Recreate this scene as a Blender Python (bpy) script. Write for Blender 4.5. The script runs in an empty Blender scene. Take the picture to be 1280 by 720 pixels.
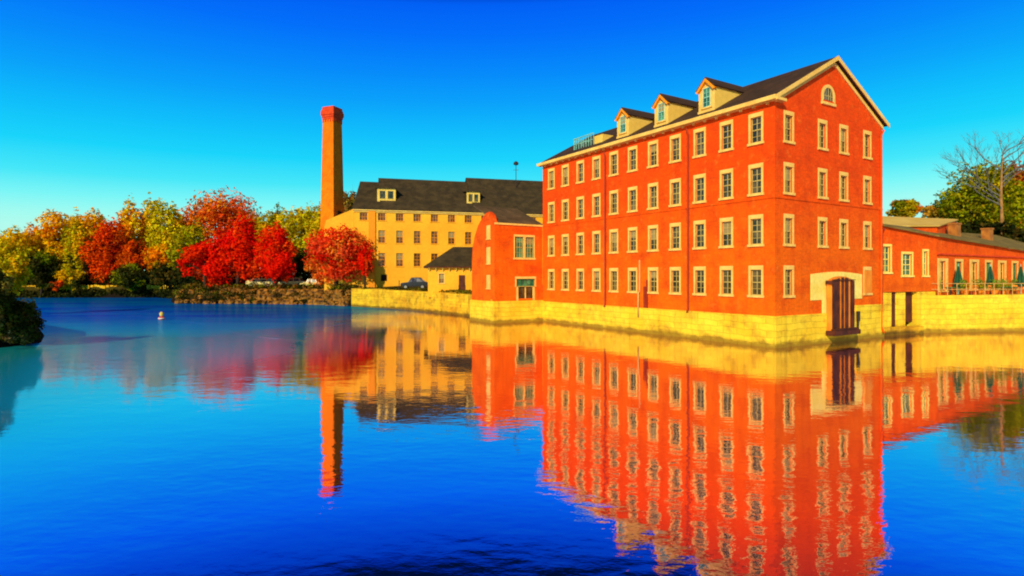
import bpy, bmesh, math, random
import numpy as np
from mathutils import Vector, Matrix, noise
from mathutils.geometry import delaunay_2d_cdt
random.seed(7); rng = np.random.default_rng(7)
S = bpy.context.scene; COL = S.collection
F = 722.0; CZ = 4.6                                  # survey of the site: focal length in photo pixels, eye height above water
def PX(px, Y): return (px-640)/F*Y                    # ground position east of the eye at distance Y
def PZ(py, Y): return CZ+(345-py)/F*Y
# ------------------------------------------------------------------ materials
def newmat(name):
    m = bpy.data.materials.new(name); m.use_nodes = True
    nt = m.node_tree; b = nt.nodes['Principled BSDF']; return m, nt, b
def N(nt, t, **kw):
    n = nt.nodes.new(t)
    for k, v in kw.items():
        if k in n.inputs: n.inputs[k].default_value = v
        else: setattr(n, k, v)
    return n
def mixc(nt, fac, a, b, mode='MIX'):
    n = nt.nodes.new('ShaderNodeMix'); n.data_type = 'RGBA'; n.blend_type = mode
    for sock, v in ((n.inputs[0], fac), (n.inputs[6], a), (n.inputs[7], b)):
        if hasattr(v, 'links'): nt.links.new(v, sock)
        elif isinstance(v, (int, float)): sock.default_value = v
        else: sock.default_value = (*v, 1)
    return n.outputs[2]
def math_(nt, op, a, b=None, clamp=False):
    n = nt.nodes.new('ShaderNodeMath'); n.operation = op; n.use_clamp = clamp
    for s, v in ((n.inputs[0], a), (n.inputs[1], b)):
        if v is None: continue
        if hasattr(v, 'links'): nt.links.new(v, s)
        else: s.default_value = v
    return n.outputs[0]
def smooth(nt, v, lo, hi):
    n = nt.nodes.new('ShaderNodeMapRange'); n.interpolation_type = 'SMOOTHSTEP'
    nt.links.new(v, n.inputs[0]); n.inputs[1].default_value = lo; n.inputs[2].default_value = hi
    return n.outputs[0]
def noisef(nt, vec, scale, detail=4, rough=.55):
    n = N(nt, 'ShaderNodeTexNoise', Scale=scale, Detail=detail, Roughness=rough)
    nt.links.new(vec, n.inputs['Vector']); return n.outputs['Fac']
def ramp(nt, f, lo=.35, hi=.65):
    n = nt.nodes.new('ShaderNodeMapRange'); nt.links.new(f, n.inputs[0])
    n.inputs[1].default_value = lo; n.inputs[2].default_value = hi; return n.outputs[0]
def plain(name, c1, c2=None, scale=2.0, rough=.8, bump=.0, metallic=0, grime=None, fine=8, spec=.25):
    m, nt, b = newmat(name); tc = nt.nodes.new('ShaderNodeTexCoord').outputs['Object']
    c2 = c2 or tuple(x*.75 for x in c1)
    f = ramp(nt, noisef(nt, tc, scale)); col = mixc(nt, f, c1, c2)
    g = ramp(nt, noisef(nt, tc, scale*fine), .3, .7); col = mixc(nt, .25, col, mixc(nt, g, (0.3,.3,.3), (1,1,1)), 'MULTIPLY')
    nt.links.new(col, b.inputs['Base Color']); b.inputs['Roughness'].default_value = rough
    b.inputs['Metallic'].default_value = metallic; b.inputs['Specular IOR Level'].default_value = spec
    if bump:
        bp = N(nt, 'ShaderNodeBump', Strength=bump, Distance=.05); nt.links.new(noisef(nt, tc, scale*fine), bp.inputs['Height'])
        nt.links.new(bp.outputs[0], b.inputs['Normal'])
    return m
def brick(name, top, low, z0, z1, dark, bw=.42, bh=.14):
    m, nt, b = newmat(name); tc = nt.nodes.new('ShaderNodeTexCoord').outputs['Object']
    sp = nt.nodes.new('ShaderNodeSeparateXYZ'); nt.links.new(tc, sp.inputs[0])
    cb = nt.nodes.new('ShaderNodeCombineXYZ'); nt.links.new(math_(nt, 'ADD', sp.outputs[0], sp.outputs[1]), cb.inputs[0]); nt.links.new(sp.outputs[2], cb.inputs[1])
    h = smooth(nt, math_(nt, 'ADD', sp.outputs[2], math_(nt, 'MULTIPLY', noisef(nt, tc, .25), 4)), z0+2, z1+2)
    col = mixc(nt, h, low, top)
    patch = ramp(nt, noisef(nt, tc, .7, 6), .45, .72); col = mixc(nt, math_(nt, 'MULTIPLY', patch, .75), col, dark)
    mp = N(nt, 'ShaderNodeMapping'); nt.links.new(tc, mp.inputs[0]); mp.inputs['Scale'].default_value = (2.2, 2.2, .22)
    st = ramp(nt, noisef(nt, mp.outputs[0], 1.0, 5, .65), .52, .8); col = mixc(nt, math_(nt, 'MULTIPLY', st, .5), col, dark)
    br = N(nt, 'ShaderNodeTexBrick', Scale=1.0); nt.links.new(cb.outputs[0], br.inputs['Vector'])
    br.inputs['Brick Width'].default_value = bw; br.inputs['Row Height'].default_value = bh; br.inputs['Mortar Size'].default_value = .012
    br.inputs['Color1'].default_value = (1, 1, 1, 1); br.inputs['Color2'].default_value = (.62, .55, .5, 1); br.inputs['Mortar'].default_value = (1, .9, .8, 1)
    col = mixc(nt, .38, col, br.outputs['Color'], 'MULTIPLY')
    lp = ramp(nt, noisef(nt, tc, 1.7, 7, .7), .55, .75); col = mixc(nt, math_(nt, 'MULTIPLY', lp, .5), col, tuple(min(.95, x*1.6+.03) for x in low))
    g = ramp(nt, noisef(nt, tc, 6, 6), .25, .7); col = mixc(nt, .45, col, mixc(nt, g, (.35,.3,.3), (1,1,1)), 'MULTIPLY')
    nt.links.new(col, b.inputs['Base Color']); b.inputs['Roughness'].default_value = .92; b.inputs['Specular IOR Level'].default_value = .15
    bp = N(nt, 'ShaderNodeBump', Strength=.4, Distance=.02); nt.links.new(br.outputs['Fac'], bp.inputs['Height']); nt.links.new(bp.outputs[0], b.inputs['Normal'])
    return m
def stone(name, c1, c2, stain, bw=1.1, bh=.42, wet=.45):
    m, nt, b = newmat(name); tc = nt.nodes.new('ShaderNodeTexCoord').outputs['Object']
    sp = nt.nodes.new('ShaderNodeSeparateXYZ'); nt.links.new(tc, sp.inputs[0])
    cb = nt.nodes.new('ShaderNodeCombineXYZ'); nt.links.new(math_(nt, 'ADD', sp.outputs[0], sp.outputs[1]), cb.inputs[0]); nt.links.new(sp.outputs[2], cb.inputs[1])
    vn = N(nt, 'ShaderNodeTexNoise', Scale=.9, Detail=3.0); nt.links.new(tc, vn.inputs['Vector'])
    off = nt.nodes.new('ShaderNodeVectorMath'); off.operation = 'MULTIPLY_ADD'; nt.links.new(vn.outputs['Color'], off.inputs[0]); off.inputs[1].default_value = (.35,.35,0); nt.links.new(cb.outputs[0], off.inputs[2])
    br = N(nt, 'ShaderNodeTexBrick', Scale=1.0); nt.links.new(off.outputs[0], br.inputs['Vector'])
    br.inputs['Brick Width'].default_value = bw; br.inputs['Row Height'].default_value = bh; br.inputs['Mortar Size'].default_value = .018; br.inputs['Mortar Smooth'].default_value = .6
    br.inputs['Color1'].default_value = (1, 1, 1, 1); br.inputs['Color2'].default_value = (.68, .62, .5, 1); br.inputs['Mortar'].default_value = (.42, .33, .2, 1)
    col = mixc(nt, ramp(nt, noisef(nt, tc, .5, 5)), c1, c2)
    col = mixc(nt, .42, col, br.outputs['Color'], 'MULTIPLY')
    s = ramp(nt, noisef(nt, tc, 1.1, 8, .68), .50, .70); col = mixc(nt, math_(nt, 'MULTIPLY', s, .8), col, stain)
    mpv = N(nt, 'ShaderNodeMapping'); nt.links.new(tc, mpv.inputs[0]); mpv.inputs['Scale'].default_value = (1.6, 1.6, .18)
    s3 = ramp(nt, noisef(nt, mpv.outputs[0], 1.0, 6, .7), .55, .78); col = mixc(nt, math_(nt, 'MULTIPLY', s3, .55), col, tuple(x*.6 for x in stain))
    w = smooth(nt, math_(nt, 'ADD', sp.outputs[2], math_(nt, 'MULTIPLY', noisef(nt, tc, 1.2, 5), -.7)), wet-.3, -.25)
    col = mixc(nt, math_(nt, 'MULTIPLY', w, .8), col, tuple(x*.4 for x in stain))
    nt.links.new(col, b.inputs['Base Color']); b.inputs['Roughness'].default_value = .9; b.inputs['Specular IOR Level'].default_value = .2
    bp = N(nt, 'ShaderNodeBump', Strength=.7, Distance=.05)
    nt.links.new(math_(nt, 'SUBTRACT', noisef(nt, tc, 5, 6), br.outputs['Fac']), bp.inputs['Height']); nt.links.new(bp.outputs[0], b.inputs['Normal'])
    return m
def shingle(name, c1, c2, row=.25, axis='z'):
    m, nt, b = newmat(name); tc = nt.nodes.new('ShaderNodeTexCoord').outputs['Object']
    sp = nt.nodes.new('ShaderNodeSeparateXYZ'); nt.links.new(tc, sp.inputs[0])
    cb = nt.nodes.new('ShaderNodeCombineXYZ'); nt.links.new(sp.outputs[1] if axis == 'y' else sp.outputs[0], cb.inputs[0]); nt.links.new(sp.outputs[2], cb.inputs[1])
    br = N(nt, 'ShaderNodeTexBrick', Scale=1.0); nt.links.new(cb.outputs[0], br.inputs['Vector'])
    br.inputs['Brick Width'].default_value = row*1.7; br.inputs['Row Height'].default_value = row*.6; br.inputs['Mortar Size'].default_value = .012
    br.inputs['Color1'].default_value = (1,1,1,1); br.inputs['Color2'].default_value = (.6,.6,.6,1); br.inputs['Mortar'].default_value = (.25,.25,.25,1)
    mp = N(nt, 'ShaderNodeMapping'); nt.links.new(tc, mp.inputs[0]); mp.inputs['Scale'].default_value = (1, 1, .3)
    col = mixc(nt, ramp(nt, noisef(nt, mp.outputs[0], .9, 6)), c1, c2)
    col = mixc(nt, .7, col, br.outputs['Color'], 'MULTIPLY')
    nt.links.new(col, b.inputs['Base Color']); b.inputs['Roughness'].default_value = .85; b.inputs['Specular IOR Level'].default_value = .2
    return m
def glass(name, c1, c2, spec=.5):
    m, nt, b = newmat(name)
    g = nt.nodes.new('ShaderNodeNewGeometry'); oi = nt.nodes.new('ShaderNodeObjectInfo')
    v = nt.nodes.new('ShaderNodeVectorMath'); v.operation = 'ADD'; nt.links.new(g.outputs['Position'], v.inputs[0])
    nt.links.new(oi.outputs['Location'], v.inputs[1])
    f = ramp(nt, noisef(nt, v.outputs[0], 1.3, 3), .42, .62)
    col = mixc(nt, f, c1, c2)
    col = mixc(nt, math_(nt, 'MULTIPLY', oi.outputs['Random'], .6), col, tuple(x*.5 for x in c1))
    nt.links.new(col, b.inputs['Base Color']); b.inputs['Roughness'].default_value = .12; b.inputs['Specular IOR Level'].default_value = spec
    bp = N(nt, 'ShaderNodeBump', Strength=.15, Distance=.02); nt.links.new(noisef(nt, g.outputs['Position'], 2.5, 2), bp.inputs['Height']); nt.links.new(bp.outputs[0], b.inputs['Normal'])
    return m
M = {}
M['brick'] = brick('red_brick', (.95,.080,.001), (.95,.165,.001), 3, 14, (.66,.050,.002))  # low-to-top shift: reflected light on the mill put into the brick colour
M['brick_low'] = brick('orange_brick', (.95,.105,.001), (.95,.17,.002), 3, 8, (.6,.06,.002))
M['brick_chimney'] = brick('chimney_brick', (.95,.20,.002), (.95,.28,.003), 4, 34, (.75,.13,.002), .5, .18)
M['brick_dark'] = plain('dark_red_brick', (.80,.07,.006), (.55,.035,.005), 2)
M['stone'] = stone('yellow_granite', (.95,.72,.04), (.88,.58,.02), (.48,.25,.02))
M['stone2'] = stone('rough_granite', (.92,.58,.02), (.66,.32,.01), (.16,.09,.01), .8, .35)
M['trim'] = plain('cream_trim', (.93,.62,.15), (.80,.47,.09), 1.3, fine=5)
M['trim_pale'] = plain('pale_cream', (.95,.80,.20), (.88,.66,.10), 1.0, fine=5)
M['sash'] = plain('sash_paint', (.55,.42,.12), (.42,.32,.08), 3)
M['dormer'] = plain('dormer_boards', (.88,.60,.12), (.76,.48,.07), .8)
M['aqua'] = plain('aqua_paint', (.28,.62,.50), (.2,.5,.42), 1.2, rough=.5)
M['pane'] = glass('window_glass', (.018,.02,.01), (.15,.11,.04))
M['blind'] = plain('window_blind', (.34,.26,.10), (.22,.18,.08), .5)
M['pane_green'] = glass('green_glass', (.02,.10,.06), (.10,.34,.16))
M['pane_mill'] = glass('mill_glass', (.10,.045,.015), (.26,.12,.04), .3)
M['roof'] = shingle('brown_slate', (.082,.042,.026), (.05,.028,.02), .3, 'y')
M['roof_mill'] = shingle('charcoal_slate', (.075,.05,.022), (.04,.028,.014), .5)
M['roof_annex'] = shingle('weathered_shingle', (.15,.095,.045), (.10,.062,.03), .35)
M['roof_low'] = shingle('olive_shingle', (.30,.21,.045), (.19,.13,.03), .35)
M['roof_pale'] = plain('pale_roof', (.82,.56,.13), (.70,.44,.08), .8)
M['mill_wall'] = plain('ochre_render', (.95,.48,.02), (.93,.39,.014), .22, fine=12)
M['mill_pilaster'] = plain('orange_render', (.95,.33,.008), (.9,.27,.008), .4)
M['stack'] = plain('old_brown_brick', (.50,.19,.03), (.30,.10,.02), 2)
M['wood'] = plain('brown_planks', (.13,.03,.012), (.05,.012,.008), 1.4, rough=.7)
M['wood_orange'] = plain('orange_painted_boards', (.9,.30,.02), (.75,.2,.012), 1.2)
M['dark'] = plain('dark_void', (.03,.010,.006), (.015,.006,.004), 1)
M['metal'] = plain('dark_iron', (.05,.03,.025), (.03,.02,.02), 3, rough=.5)
M['pipe'] = plain('rusty_pipe', (.36,.035,.006), (.28,.025,.005), 2, rough=.6)
M['pipe_pale'] = plain('pale_pipe', (.72,.42,.12), None, 2, rough=.6)
M['green_paint'] = plain('green_paint', (.06,.30,.09), (.04,.22,.07), 2, rough=.5)
M['green_cloth'] = plain('green_canvas', (.012,.10,.05), (.008,.06,.03), 2)
M['rock'] = plain('bank_rock', (.46,.18,.014), (.022,.010,.004), 1.6, bump=.9, fine=3)
M['bark'] = plain('bark', (.06,.03,.015), (.03,.015,.008), 2, bump=.5)
M['bark_pale'] = plain('pale_bark', (.42,.22,.06), (.25,.12,.03), 2, bump=.5)
M['twig'] = plain('grey_twig', (.16,.17,.16), (.10,.09,.09), 2)
M['car_pale'] = plain('cream_car_paint', (.78,.66,.25), (.7,.55,.2), .5, rough=.3, spec=.5)
M['car_dark'] = plain('dark_car_paint', (.03,.02,.03), (.02,.015,.02), .5, rough=.25, spec=.6)
M['car_glass'] = glass('car_glass', (.02,.02,.02), (.3,.3,.28), .6)
M['rubber'] = plain('rubber', (.02,.02,.02)); M['rim'] = plain('rim', (.4,.4,.38), None, 3, rough=.4)
M['red_paint'] = plain('red_paint', (.7,.06,.02)); M['yellow_paint'] = plain('yellow_paint', (.85,.6,.12)); M['white_paint'] = plain('white_paint', (.8,.8,.75))
# foliage
m, nt, b = newmat('foliage'); at = nt.nodes.new('ShaderNodeAttribute'); at.attribute_name = 'leaf_color'
df = N(nt, 'ShaderNodeBsdfDiffuse'); tr = N(nt, 'ShaderNodeBsdfTranslucent'); mx = N(nt, 'ShaderNodeMixShader', Fac=.36)
nt.links.new(at.outputs['Color'], df.inputs[0]); nt.links.new(at.outputs['Color'], tr.inputs[0]); nt.links.new(df.outputs[0], mx.inputs[1]); nt.links.new(tr.outputs[0], mx.inputs[2])
nt.links.new(mx.outputs[0], nt.nodes['Material Output'].inputs[0]); M['leaf'] = m
# ground
m, nt, b = newmat('grassy_earth'); g = nt.nodes.new('ShaderNodeNewGeometry')
col = mixc(nt, ramp(nt, noisef(nt, g.outputs['Position'], .15, 6)), (.07,.055,.006), (.035,.024,.006))
col = mixc(nt, ramp(nt, noisef(nt, g.outputs['Position'], 1.5, 6), .5, .7), col, (.03,.03,.008))
sp = nt.nodes.new('ShaderNodeSeparateXYZ'); nt.links.new(g.outputs['Position'], sp.inputs[0])
col = mixc(nt, smooth(nt, sp.outputs[2], 1.6, .6), col, (.012,.008,.005))
nt.links.new(col, b.inputs['Base Color']); b.inputs['Roughness'].default_value = .95; b.inputs['Specular IOR Level'].default_value = .05; M['ground'] = m
# water: mirror of sky and bank, wind-ruffled out to the left with sky blue painted in
m, nt, b = newmat('river_water'); nt.nodes.remove(b); g = nt.nodes.new('ShaderNodeNewGeometry'); pos = g.outputs['Position']
sp = nt.nodes.new('ShaderNodeSeparateXYZ'); nt.links.new(pos, sp.inputs[0]); X, Y = sp.outputs[0], sp.outputs[1]
big = noisef(nt, pos, .035, 3)
xm = math_(nt, 'ADD', math_(nt, 'MULTIPLY', X, -1), math_(nt, 'MULTIPLY', math_(nt, 'SUBTRACT', big, .5), 22))
wind = math_(nt, 'MULTIPLY', smooth(nt, xm, 10, 24), smooth(nt, math_(nt, 'ADD', Y, math_(nt, 'MULTIPLY', big, 14)), 31, 58))
mp = N(nt, 'ShaderNodeMapping'); nt.links.new(pos, mp.inputs[0]); mp.inputs['Scale'].default_value = (.75, 1.25, 1); mp.inputs['Rotation'].default_value = (0, 0, .2)
n1 = noisef(nt, mp.outputs[0], .9, 2, .45); n2 = noisef(nt, mp.outputs[0], 3.6, 3, .6)
hgt = math_(nt, 'ADD', n1, math_(nt, 'MULTIPLY', n2, .30))
patch = smooth(nt, noisef(nt, pos, .09, 3), .40, .62)
near = math_(nt, 'ADD', .0055, math_(nt, 'MULTIPLY', patch, .006))
dist = math_(nt, 'ADD', near, math_(nt, 'MULTIPLY', wind, .045))
bp = N(nt, 'ShaderNodeBump', Strength=1.0); nt.links.new(hgt, bp.inputs['Height']); nt.links.new(dist, bp.inputs['Distance'])
gl = N(nt, 'ShaderNodeBsdfGlossy', Roughness=.02); lwt = N(nt, 'ShaderNodeLayerWeight', Blend=.5); nt.links.new(mixc(nt, wind, mixc(nt, smooth(nt, lwt.outputs['Facing'], .55, .88), (.93,.56,.95), (.97,.80,.90)), (.35,.85,1)), gl.inputs['Color']); nt.links.new(bp.outputs[0], gl.inputs['Normal'])
ms = N(nt, 'ShaderNodeMapping'); nt.links.new(pos, ms.inputs[0]); ms.inputs['Scale'].default_value = (.05, .22, 1)
wst = ramp(nt, noisef(nt, ms.outputs[0], 1.0, 6, .6), .38, .64)
wcol = mixc(nt, smooth(nt, Y, 62, 40), mixc(nt, wst, (.0,.10,.95), (.0,.26,.95)), (.0,.60,.95))  # reflected sky of the ruffled patch put into the body colour
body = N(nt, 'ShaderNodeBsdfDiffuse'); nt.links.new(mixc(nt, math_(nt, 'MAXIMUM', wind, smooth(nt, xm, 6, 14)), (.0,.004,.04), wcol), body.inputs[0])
lw = N(nt, 'ShaderNodeLayerWeight', Blend=.5)
refl = nt.nodes.new('ShaderNodeMapRange'); nt.links.new(lw.outputs['Facing'], refl.inputs[0])
refl.inputs[1].default_value = .545; refl.inputs[2].default_value = .65; refl.inputs[3].default_value = .42; refl.inputs[4].default_value = .92
sky_cyan = math_(nt, 'MULTIPLY', math_(nt, 'MULTIPLY', smooth(nt, xm, 8, 20), smooth(nt, Y, 9, 18)), .5)  # cyan sky sheen on the left water, painted by fading the mirror to body colour
fac = math_(nt, 'MULTIPLY', refl.outputs[0], math_(nt, 'SUBTRACT', 1.0, math_(nt, 'MAXIMUM', sky_cyan, math_(nt, 'MULTIPLY', wind, .75))))
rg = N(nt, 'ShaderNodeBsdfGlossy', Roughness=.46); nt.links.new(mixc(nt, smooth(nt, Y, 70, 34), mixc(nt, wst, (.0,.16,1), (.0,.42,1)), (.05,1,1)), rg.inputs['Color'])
bm2 = N(nt, 'ShaderNodeMixShader'); nt.links.new(math_(nt, 'MULTIPLY', math_(nt, 'MAXIMUM', wind, smooth(nt, xm, 6, 14)), .85), bm2.inputs[0]); nt.links.new(body.outputs[0], bm2.inputs[1]); nt.links.new(rg.outputs[0], bm2.inputs[2])
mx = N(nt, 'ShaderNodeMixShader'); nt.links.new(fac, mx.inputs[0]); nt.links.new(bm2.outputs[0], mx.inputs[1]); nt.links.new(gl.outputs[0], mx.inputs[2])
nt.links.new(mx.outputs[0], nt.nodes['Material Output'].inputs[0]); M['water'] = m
# ------------------------------------------------------------------ mesh helpers
class MB:
    def __init__(s): s.v = []; s.f = []
    def quad(s, *p):
        n = len(s.v); s.v += [tuple(q) for q in p]; s.f.append(tuple(range(n, n+len(p)))); return s
    def box(s, x0, x1, y0, y1, z0, z1):
        n = len(s.v); s.v += [(x, y, z) for z in (z0, z1) for x, y in ((x0,y0),(x1,y0),(x1,y1),(x0,y1))]
        s.f += [tuple(n+i for i in q) for q in ((3,2,1,0),(4,5,6,7),(0,1,5,4),(1,2,6,5),(2,3,7,6),(3,0,4,7))]; return s
    def prism(s, a, b):      # closed loops a and b with matching points
        n = len(s.v); k = len(a); s.v += [tuple(p) for p in a]+[tuple(p) for p in b]
        s.f += [tuple(range(n+k-1, n-1, -1)), tuple(range(n+k, n+2*k))]
        for i in range(k): j = (i+1) % k; s.f.append((n+i, n+j, n+k+j, n+k+i))
        return s
    def tube(s, pts, rad, k=8):
        rings = []; n0 = len(s.v)
        for i, p in enumerate(pts):
            p = Vector(p); d = (Vector(pts[min(i+1, len(pts)-1)])-Vector(pts[max(i-1, 0)])).normalized()
            a = d.orthogonal().normalized() if abs(d.z) < .99 else Vector((1,0,0)); bb = d.cross(a)
            r = rad[i] if hasattr(rad, '__len__') else rad
            for j in range(k): t = 2*math.pi*j/k; s.v.append(tuple(p+(a*math.cos(t)+bb*math.sin(t))*r))
        for i in range(len(pts)-1):
            for j in range(k):
                A = n0+i*k; B = A+k; s.f.append((A+j, A+(j+1)%k, B+(j+1)%k, B+j))
        s.f.append(tuple(n0+j for j in range(k-1, -1, -1))); L = n0+(len(pts)-1)*k; s.f.append(tuple(L+j for j in range(k)))
        return s
    def lathe(s, prof, c=(0,0,0), k=16):
        n0 = len(s.v)
        for r, z in prof:
            for j in range(k): t = 2*math.pi*j/k; s.v.append((c[0]+r*math.cos(t), c[1]+r*math.sin(t), c[2]+z))
        for i in range(len(prof)-1):
            for j in range(k): A = n0+i*k; B = A+k; s.f.append((A+j, A+(j+1)%k, B+(j+1)%k, B+j))
        s.f.append(tuple(n0+j for j in range(k-1, -1, -1))); L = n0+(len(prof)-1)*k; s.f.append(tuple(L+j for j in range(k)))
        return s
    def build(s, name, mat, parent=None, bevel=0, smooth=False, loc=None):
        me = bpy.data.meshes.new(name); me.from_pydata(s.v, [], s.f)
        bm = bmesh.new(); bm.from_mesh(me); bmesh.ops.recalc_face_normals(bm, faces=bm.faces)
        if bevel:
            bmesh.ops.remove_doubles(bm, verts=bm.verts, dist=1e-4)
            bmesh.ops.bevel(bm, geom=list(bm.edges), offset=bevel, segments=2, affect='EDGES', clamp_overlap=True)
        bm.to_mesh(me); bm.free()
        if smooth:
            for p in me.polygons: p.use_smooth = True
        me.materials.append(M[mat]); return link(name, me, parent, loc)
def link(name, data, parent=None, loc=None, rotz=0):
    o = bpy.data.objects.new(name, data); COL.objects.link(o)
    if parent: o.parent = parent
    if loc: o.location = loc
    o.rotation_euler.z = rotz
    return o
def tag(o, label=None, cat=None, group=None, kind=None):
    for k, v in (('label', label), ('category', cat), ('group', group), ('kind', kind)):
        if v: o[k] = v
    return o
def thing(name, label, cat, loc=(0,0,0), rotz=0, group=None):
    return tag(link(name, None, None, loc, rotz), label, cat, group)
def copy_tree(o, parent=None):
    c = o.copy(); COL.objects.link(c); c.parent = parent
    for ch in [q for q in COL.objects if q.parent == o]: copy_tree(ch, c)
    return c
def wall(mb, P, u0, u1, z0, z1, holes, depth=.22):
    """wall on the plane P(u,z,d) with rectangular holes and reveals going d deep"""
    us = sorted({u0, u1, *[h[0] for h in holes], *[h[1] for h in holes]}); zs = sorted({z0, z1, *[h[2] for h in holes], *[h[3] for h in holes]})
    for i in range(len(us)-1):
        j = 0
        while j < len(zs)-1:
            uc = (us[i]+us[i+1])/2
            def hole(jj):
                zc = (zs[jj]+zs[jj+1])/2
                return any(h[0] < uc < h[1] and h[2] < zc < h[3] for h in holes)
            if hole(j): j += 1; continue
            k = j
            while k+1 < len(zs)-1 and not hole(k+1): k += 1
            mb.quad(P(us[i], zs[j], 0), P(us[i+1], zs[j], 0), P(us[i+1], zs[k+1], 0), P(us[i], zs[k+1], 0)); j = k+1
    for a, b_, c, d in holes:
        for q in (((a,c),(b_,c)), ((b_,c),(b_,d)), ((b_,d),(a,d)), ((a,d),(a,c))):
            mb.quad(P(*q[0], 0), P(*q[1], 0), P(*q[1], depth), P(*q[0], depth))
# a window facing local -Y, origin at the centre of its opening on the wall face
WCACHE = {}
def window(parent, loc, rot, w, h, sw=.145, lint=.27, sill=.16, style='sash', trim='trim', pane='pane', sash='sash', cols=2, rows=2, name='window'):
    key = (w, h, sw, lint, sill, style, trim, pane, sash, cols, rows)
    if key not in WCACHE:
        a, b_ = w/2, h/2
        t = MB().box(-a-sw, a+sw, -.045, .02, b_, b_+lint).box(-a-sw-.06, a+sw+.06, -.10, .02, -b_-sill, -b_)
        t.box(-a-sw, -a, -.035, .02, -b_, b_).box(a, a+sw, -.035, .02, -b_, b_)
        f = MB(); q = .055; y0, y1 = .10, .16
        f.box(-a, -a+q, y0, y1, -b_, b_).box(a-q, a, y0, y1, -b_, b_).box(-a+q, a-q, y0, y1, b_-q, b_).box(-a+q, a-q, y0, y1, -b_, -b_+q)
        if style == 'sash':
            f.box(-a+q, a-q, y0-.02, y1-.01, -.035, .035)
        for i in range(1, cols):
            x = -a+w*i/cols; f.box(x-.022, x+.022, y0+.012, y1-.012, -b_+q, b_-q)
        for i in range(1, rows*2 if style == 'sash' else rows):
            if style == 'sash' and i == rows: continue
            z = -b_+h*i/(rows*2 if style == 'sash' else rows); f.box(-a+q, a-q, y0+.018, y1-.018, z-.018, z+.018)
        p = MB().quad((-a, .15, -b_), (a, .15, -b_), (a, .15, b_), (-a, .15, b_))
        o = []
        for nm, mb, mt in ((name, t, trim), ('sash', f, sash), ('pane', p, pane)):
            ob = mb.build(nm, mt, None, bevel=.0); o.append(ob.data); bpy.data.objects.remove(ob)
        WCACHE[key] = o
    d = WCACHE[key]; bl = None
    if style == 'sash' and random.random() < .38:
        fz = random.choice((.25, .35, .5, .5)); k2 = (w, h, 'blind', fz)
        if k2 not in WCACHE:
            ob = MB().quad((-w/2+.05, .135, h/2-.05), (w/2-.05, .135, h/2-.05), (w/2-.05, .135, h/2-h*fz), (-w/2+.05, .135, h/2-h*fz)).build('blind', 'blind'); WCACHE[k2] = ob.data; bpy.data.objects.remove(ob)
        bl = WCACHE[k2]
    win = link(name, d[0], parent, loc, rot); link('sash', d[1], win); link('pane', d[2], win)
    if bl: link('blind', bl, win)
    return win
def slab_roof(mb, a, b, c, d, th):   # sloping slab from four top corners
    A = [Vector(q) for q in (a, b, c, d)]; n = (A[1]-A[0]).cross(A[3]-A[0]).normalized()
    if n.z < 0: n = -n
    mb.prism([q-n*th for q in A], A)
# ------------------------------------------------------------------ ground, water
SHORE = [(-48,-40),(-45,15),(-36,30),(-32.6,35),(-32.2,40),(-36,45),(-45,52),(-54,61),(-66,75),(-84,94),(-104,117),(-107,121.5),(-98,123),(-86,122.3),(-75,123),(-70.5,121),
         (-66.5,112),(-60,101),(-56.5,96.5),(-51,95.2),(-45,96),(-37,95),(-31,92.5),(-24.3,87.6),(-14.8,79.6),(-5.2,66.6),(-2.2,58),(1,58),(5,60),(14,54),(26,48.5),(32.6,49.5),(34,49),(42.6,49),(75,53),(160,60),(1500,120)]
OUT = [(1500,2500),(-1500,2500),(-1500,-40)]
def seg_dist(x, y):
    best = 1e9
    for (ax, ay), (bx, by) in zip(SHORE, SHORE[1:]):
        dx, dy = bx-ax, by-ay; t = max(0, min(1, ((x-ax)*dx+(y-ay)*dy)/(dx*dx+dy*dy)))
        best = min(best, math.hypot(x-ax-dx*t, y-ay-dy*t))
    return best
def gz(x, y):
    d = seg_dist(x, y)
    if d < 1.6: z = -.6+2.9*(d/1.6)
    elif d < 12: z = 2.3+.8*((d-1.6)/10.4)
    else: z = 3.1+min(5, max(0, d-40)*.02)
    return z+(.18*noise.noise((x*.3, y*.3, 0)) if 1 < d < 200 and x < -26 else 0)
poly = SHORE+OUT; pts = [Vector(p) for p in poly]; n0 = len(pts)
def inside(x, y):
    c = False; j = len(poly)-1
    for i in range(len(poly)):
        (xi, yi), (xj, yj) = poly[i], poly[j]
        if (yi > y) != (yj > y) and x < (xj-xi)*(y-yi)/(yj-yi)+xi: c = not c
        j = i
    return c
gx = -140
while gx < 110:
    gy = 12
    while gy < 175:
        if inside(gx, gy) and seg_dist(gx, gy) > .8: pts.append(Vector((gx+random.uniform(-.5,.5), gy+random.uniform(-.5,.5))))
        gy += 2.2
    gx += 2.2
for i in range(len(SHORE)-1):
    a, b_ = Vector(SHORE[i]), Vector(SHORE[i+1]); L = (b_-a).length
    if L > 80: continue
    nrm = Vector((-(b_-a).y, (b_-a).x)).normalized()
    k = 0
    while k < L:
        for off in (.8, 1.65):
            p = a+(b_-a)*(k/L)+nrm*off
            if not inside(*p): p = a+(b_-a)*(k/L)-nrm*off
            if inside(*p) and seg_dist(*p) > .5: pts.append(p)
        k += 1.3
res = delaunay_2d_cdt(pts, [(i, (i+1) % n0) for i in range(n0)], [list(range(n0))], 1, 1e-4)
mb = MB(); mb.v = [(v.x, v.y, gz(v.x, v.y)) for v in res[0]]; mb.f = [tuple(f) for f in res[2]]
tag(mb.build('ground', 'ground', smooth=True), kind='structure')
tag(MB().quad((-1600,-300,0),(1600,-300,0),(1600,2600,0),(-1600,2600,0)).build('water', 'water'), kind='structure')
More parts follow.
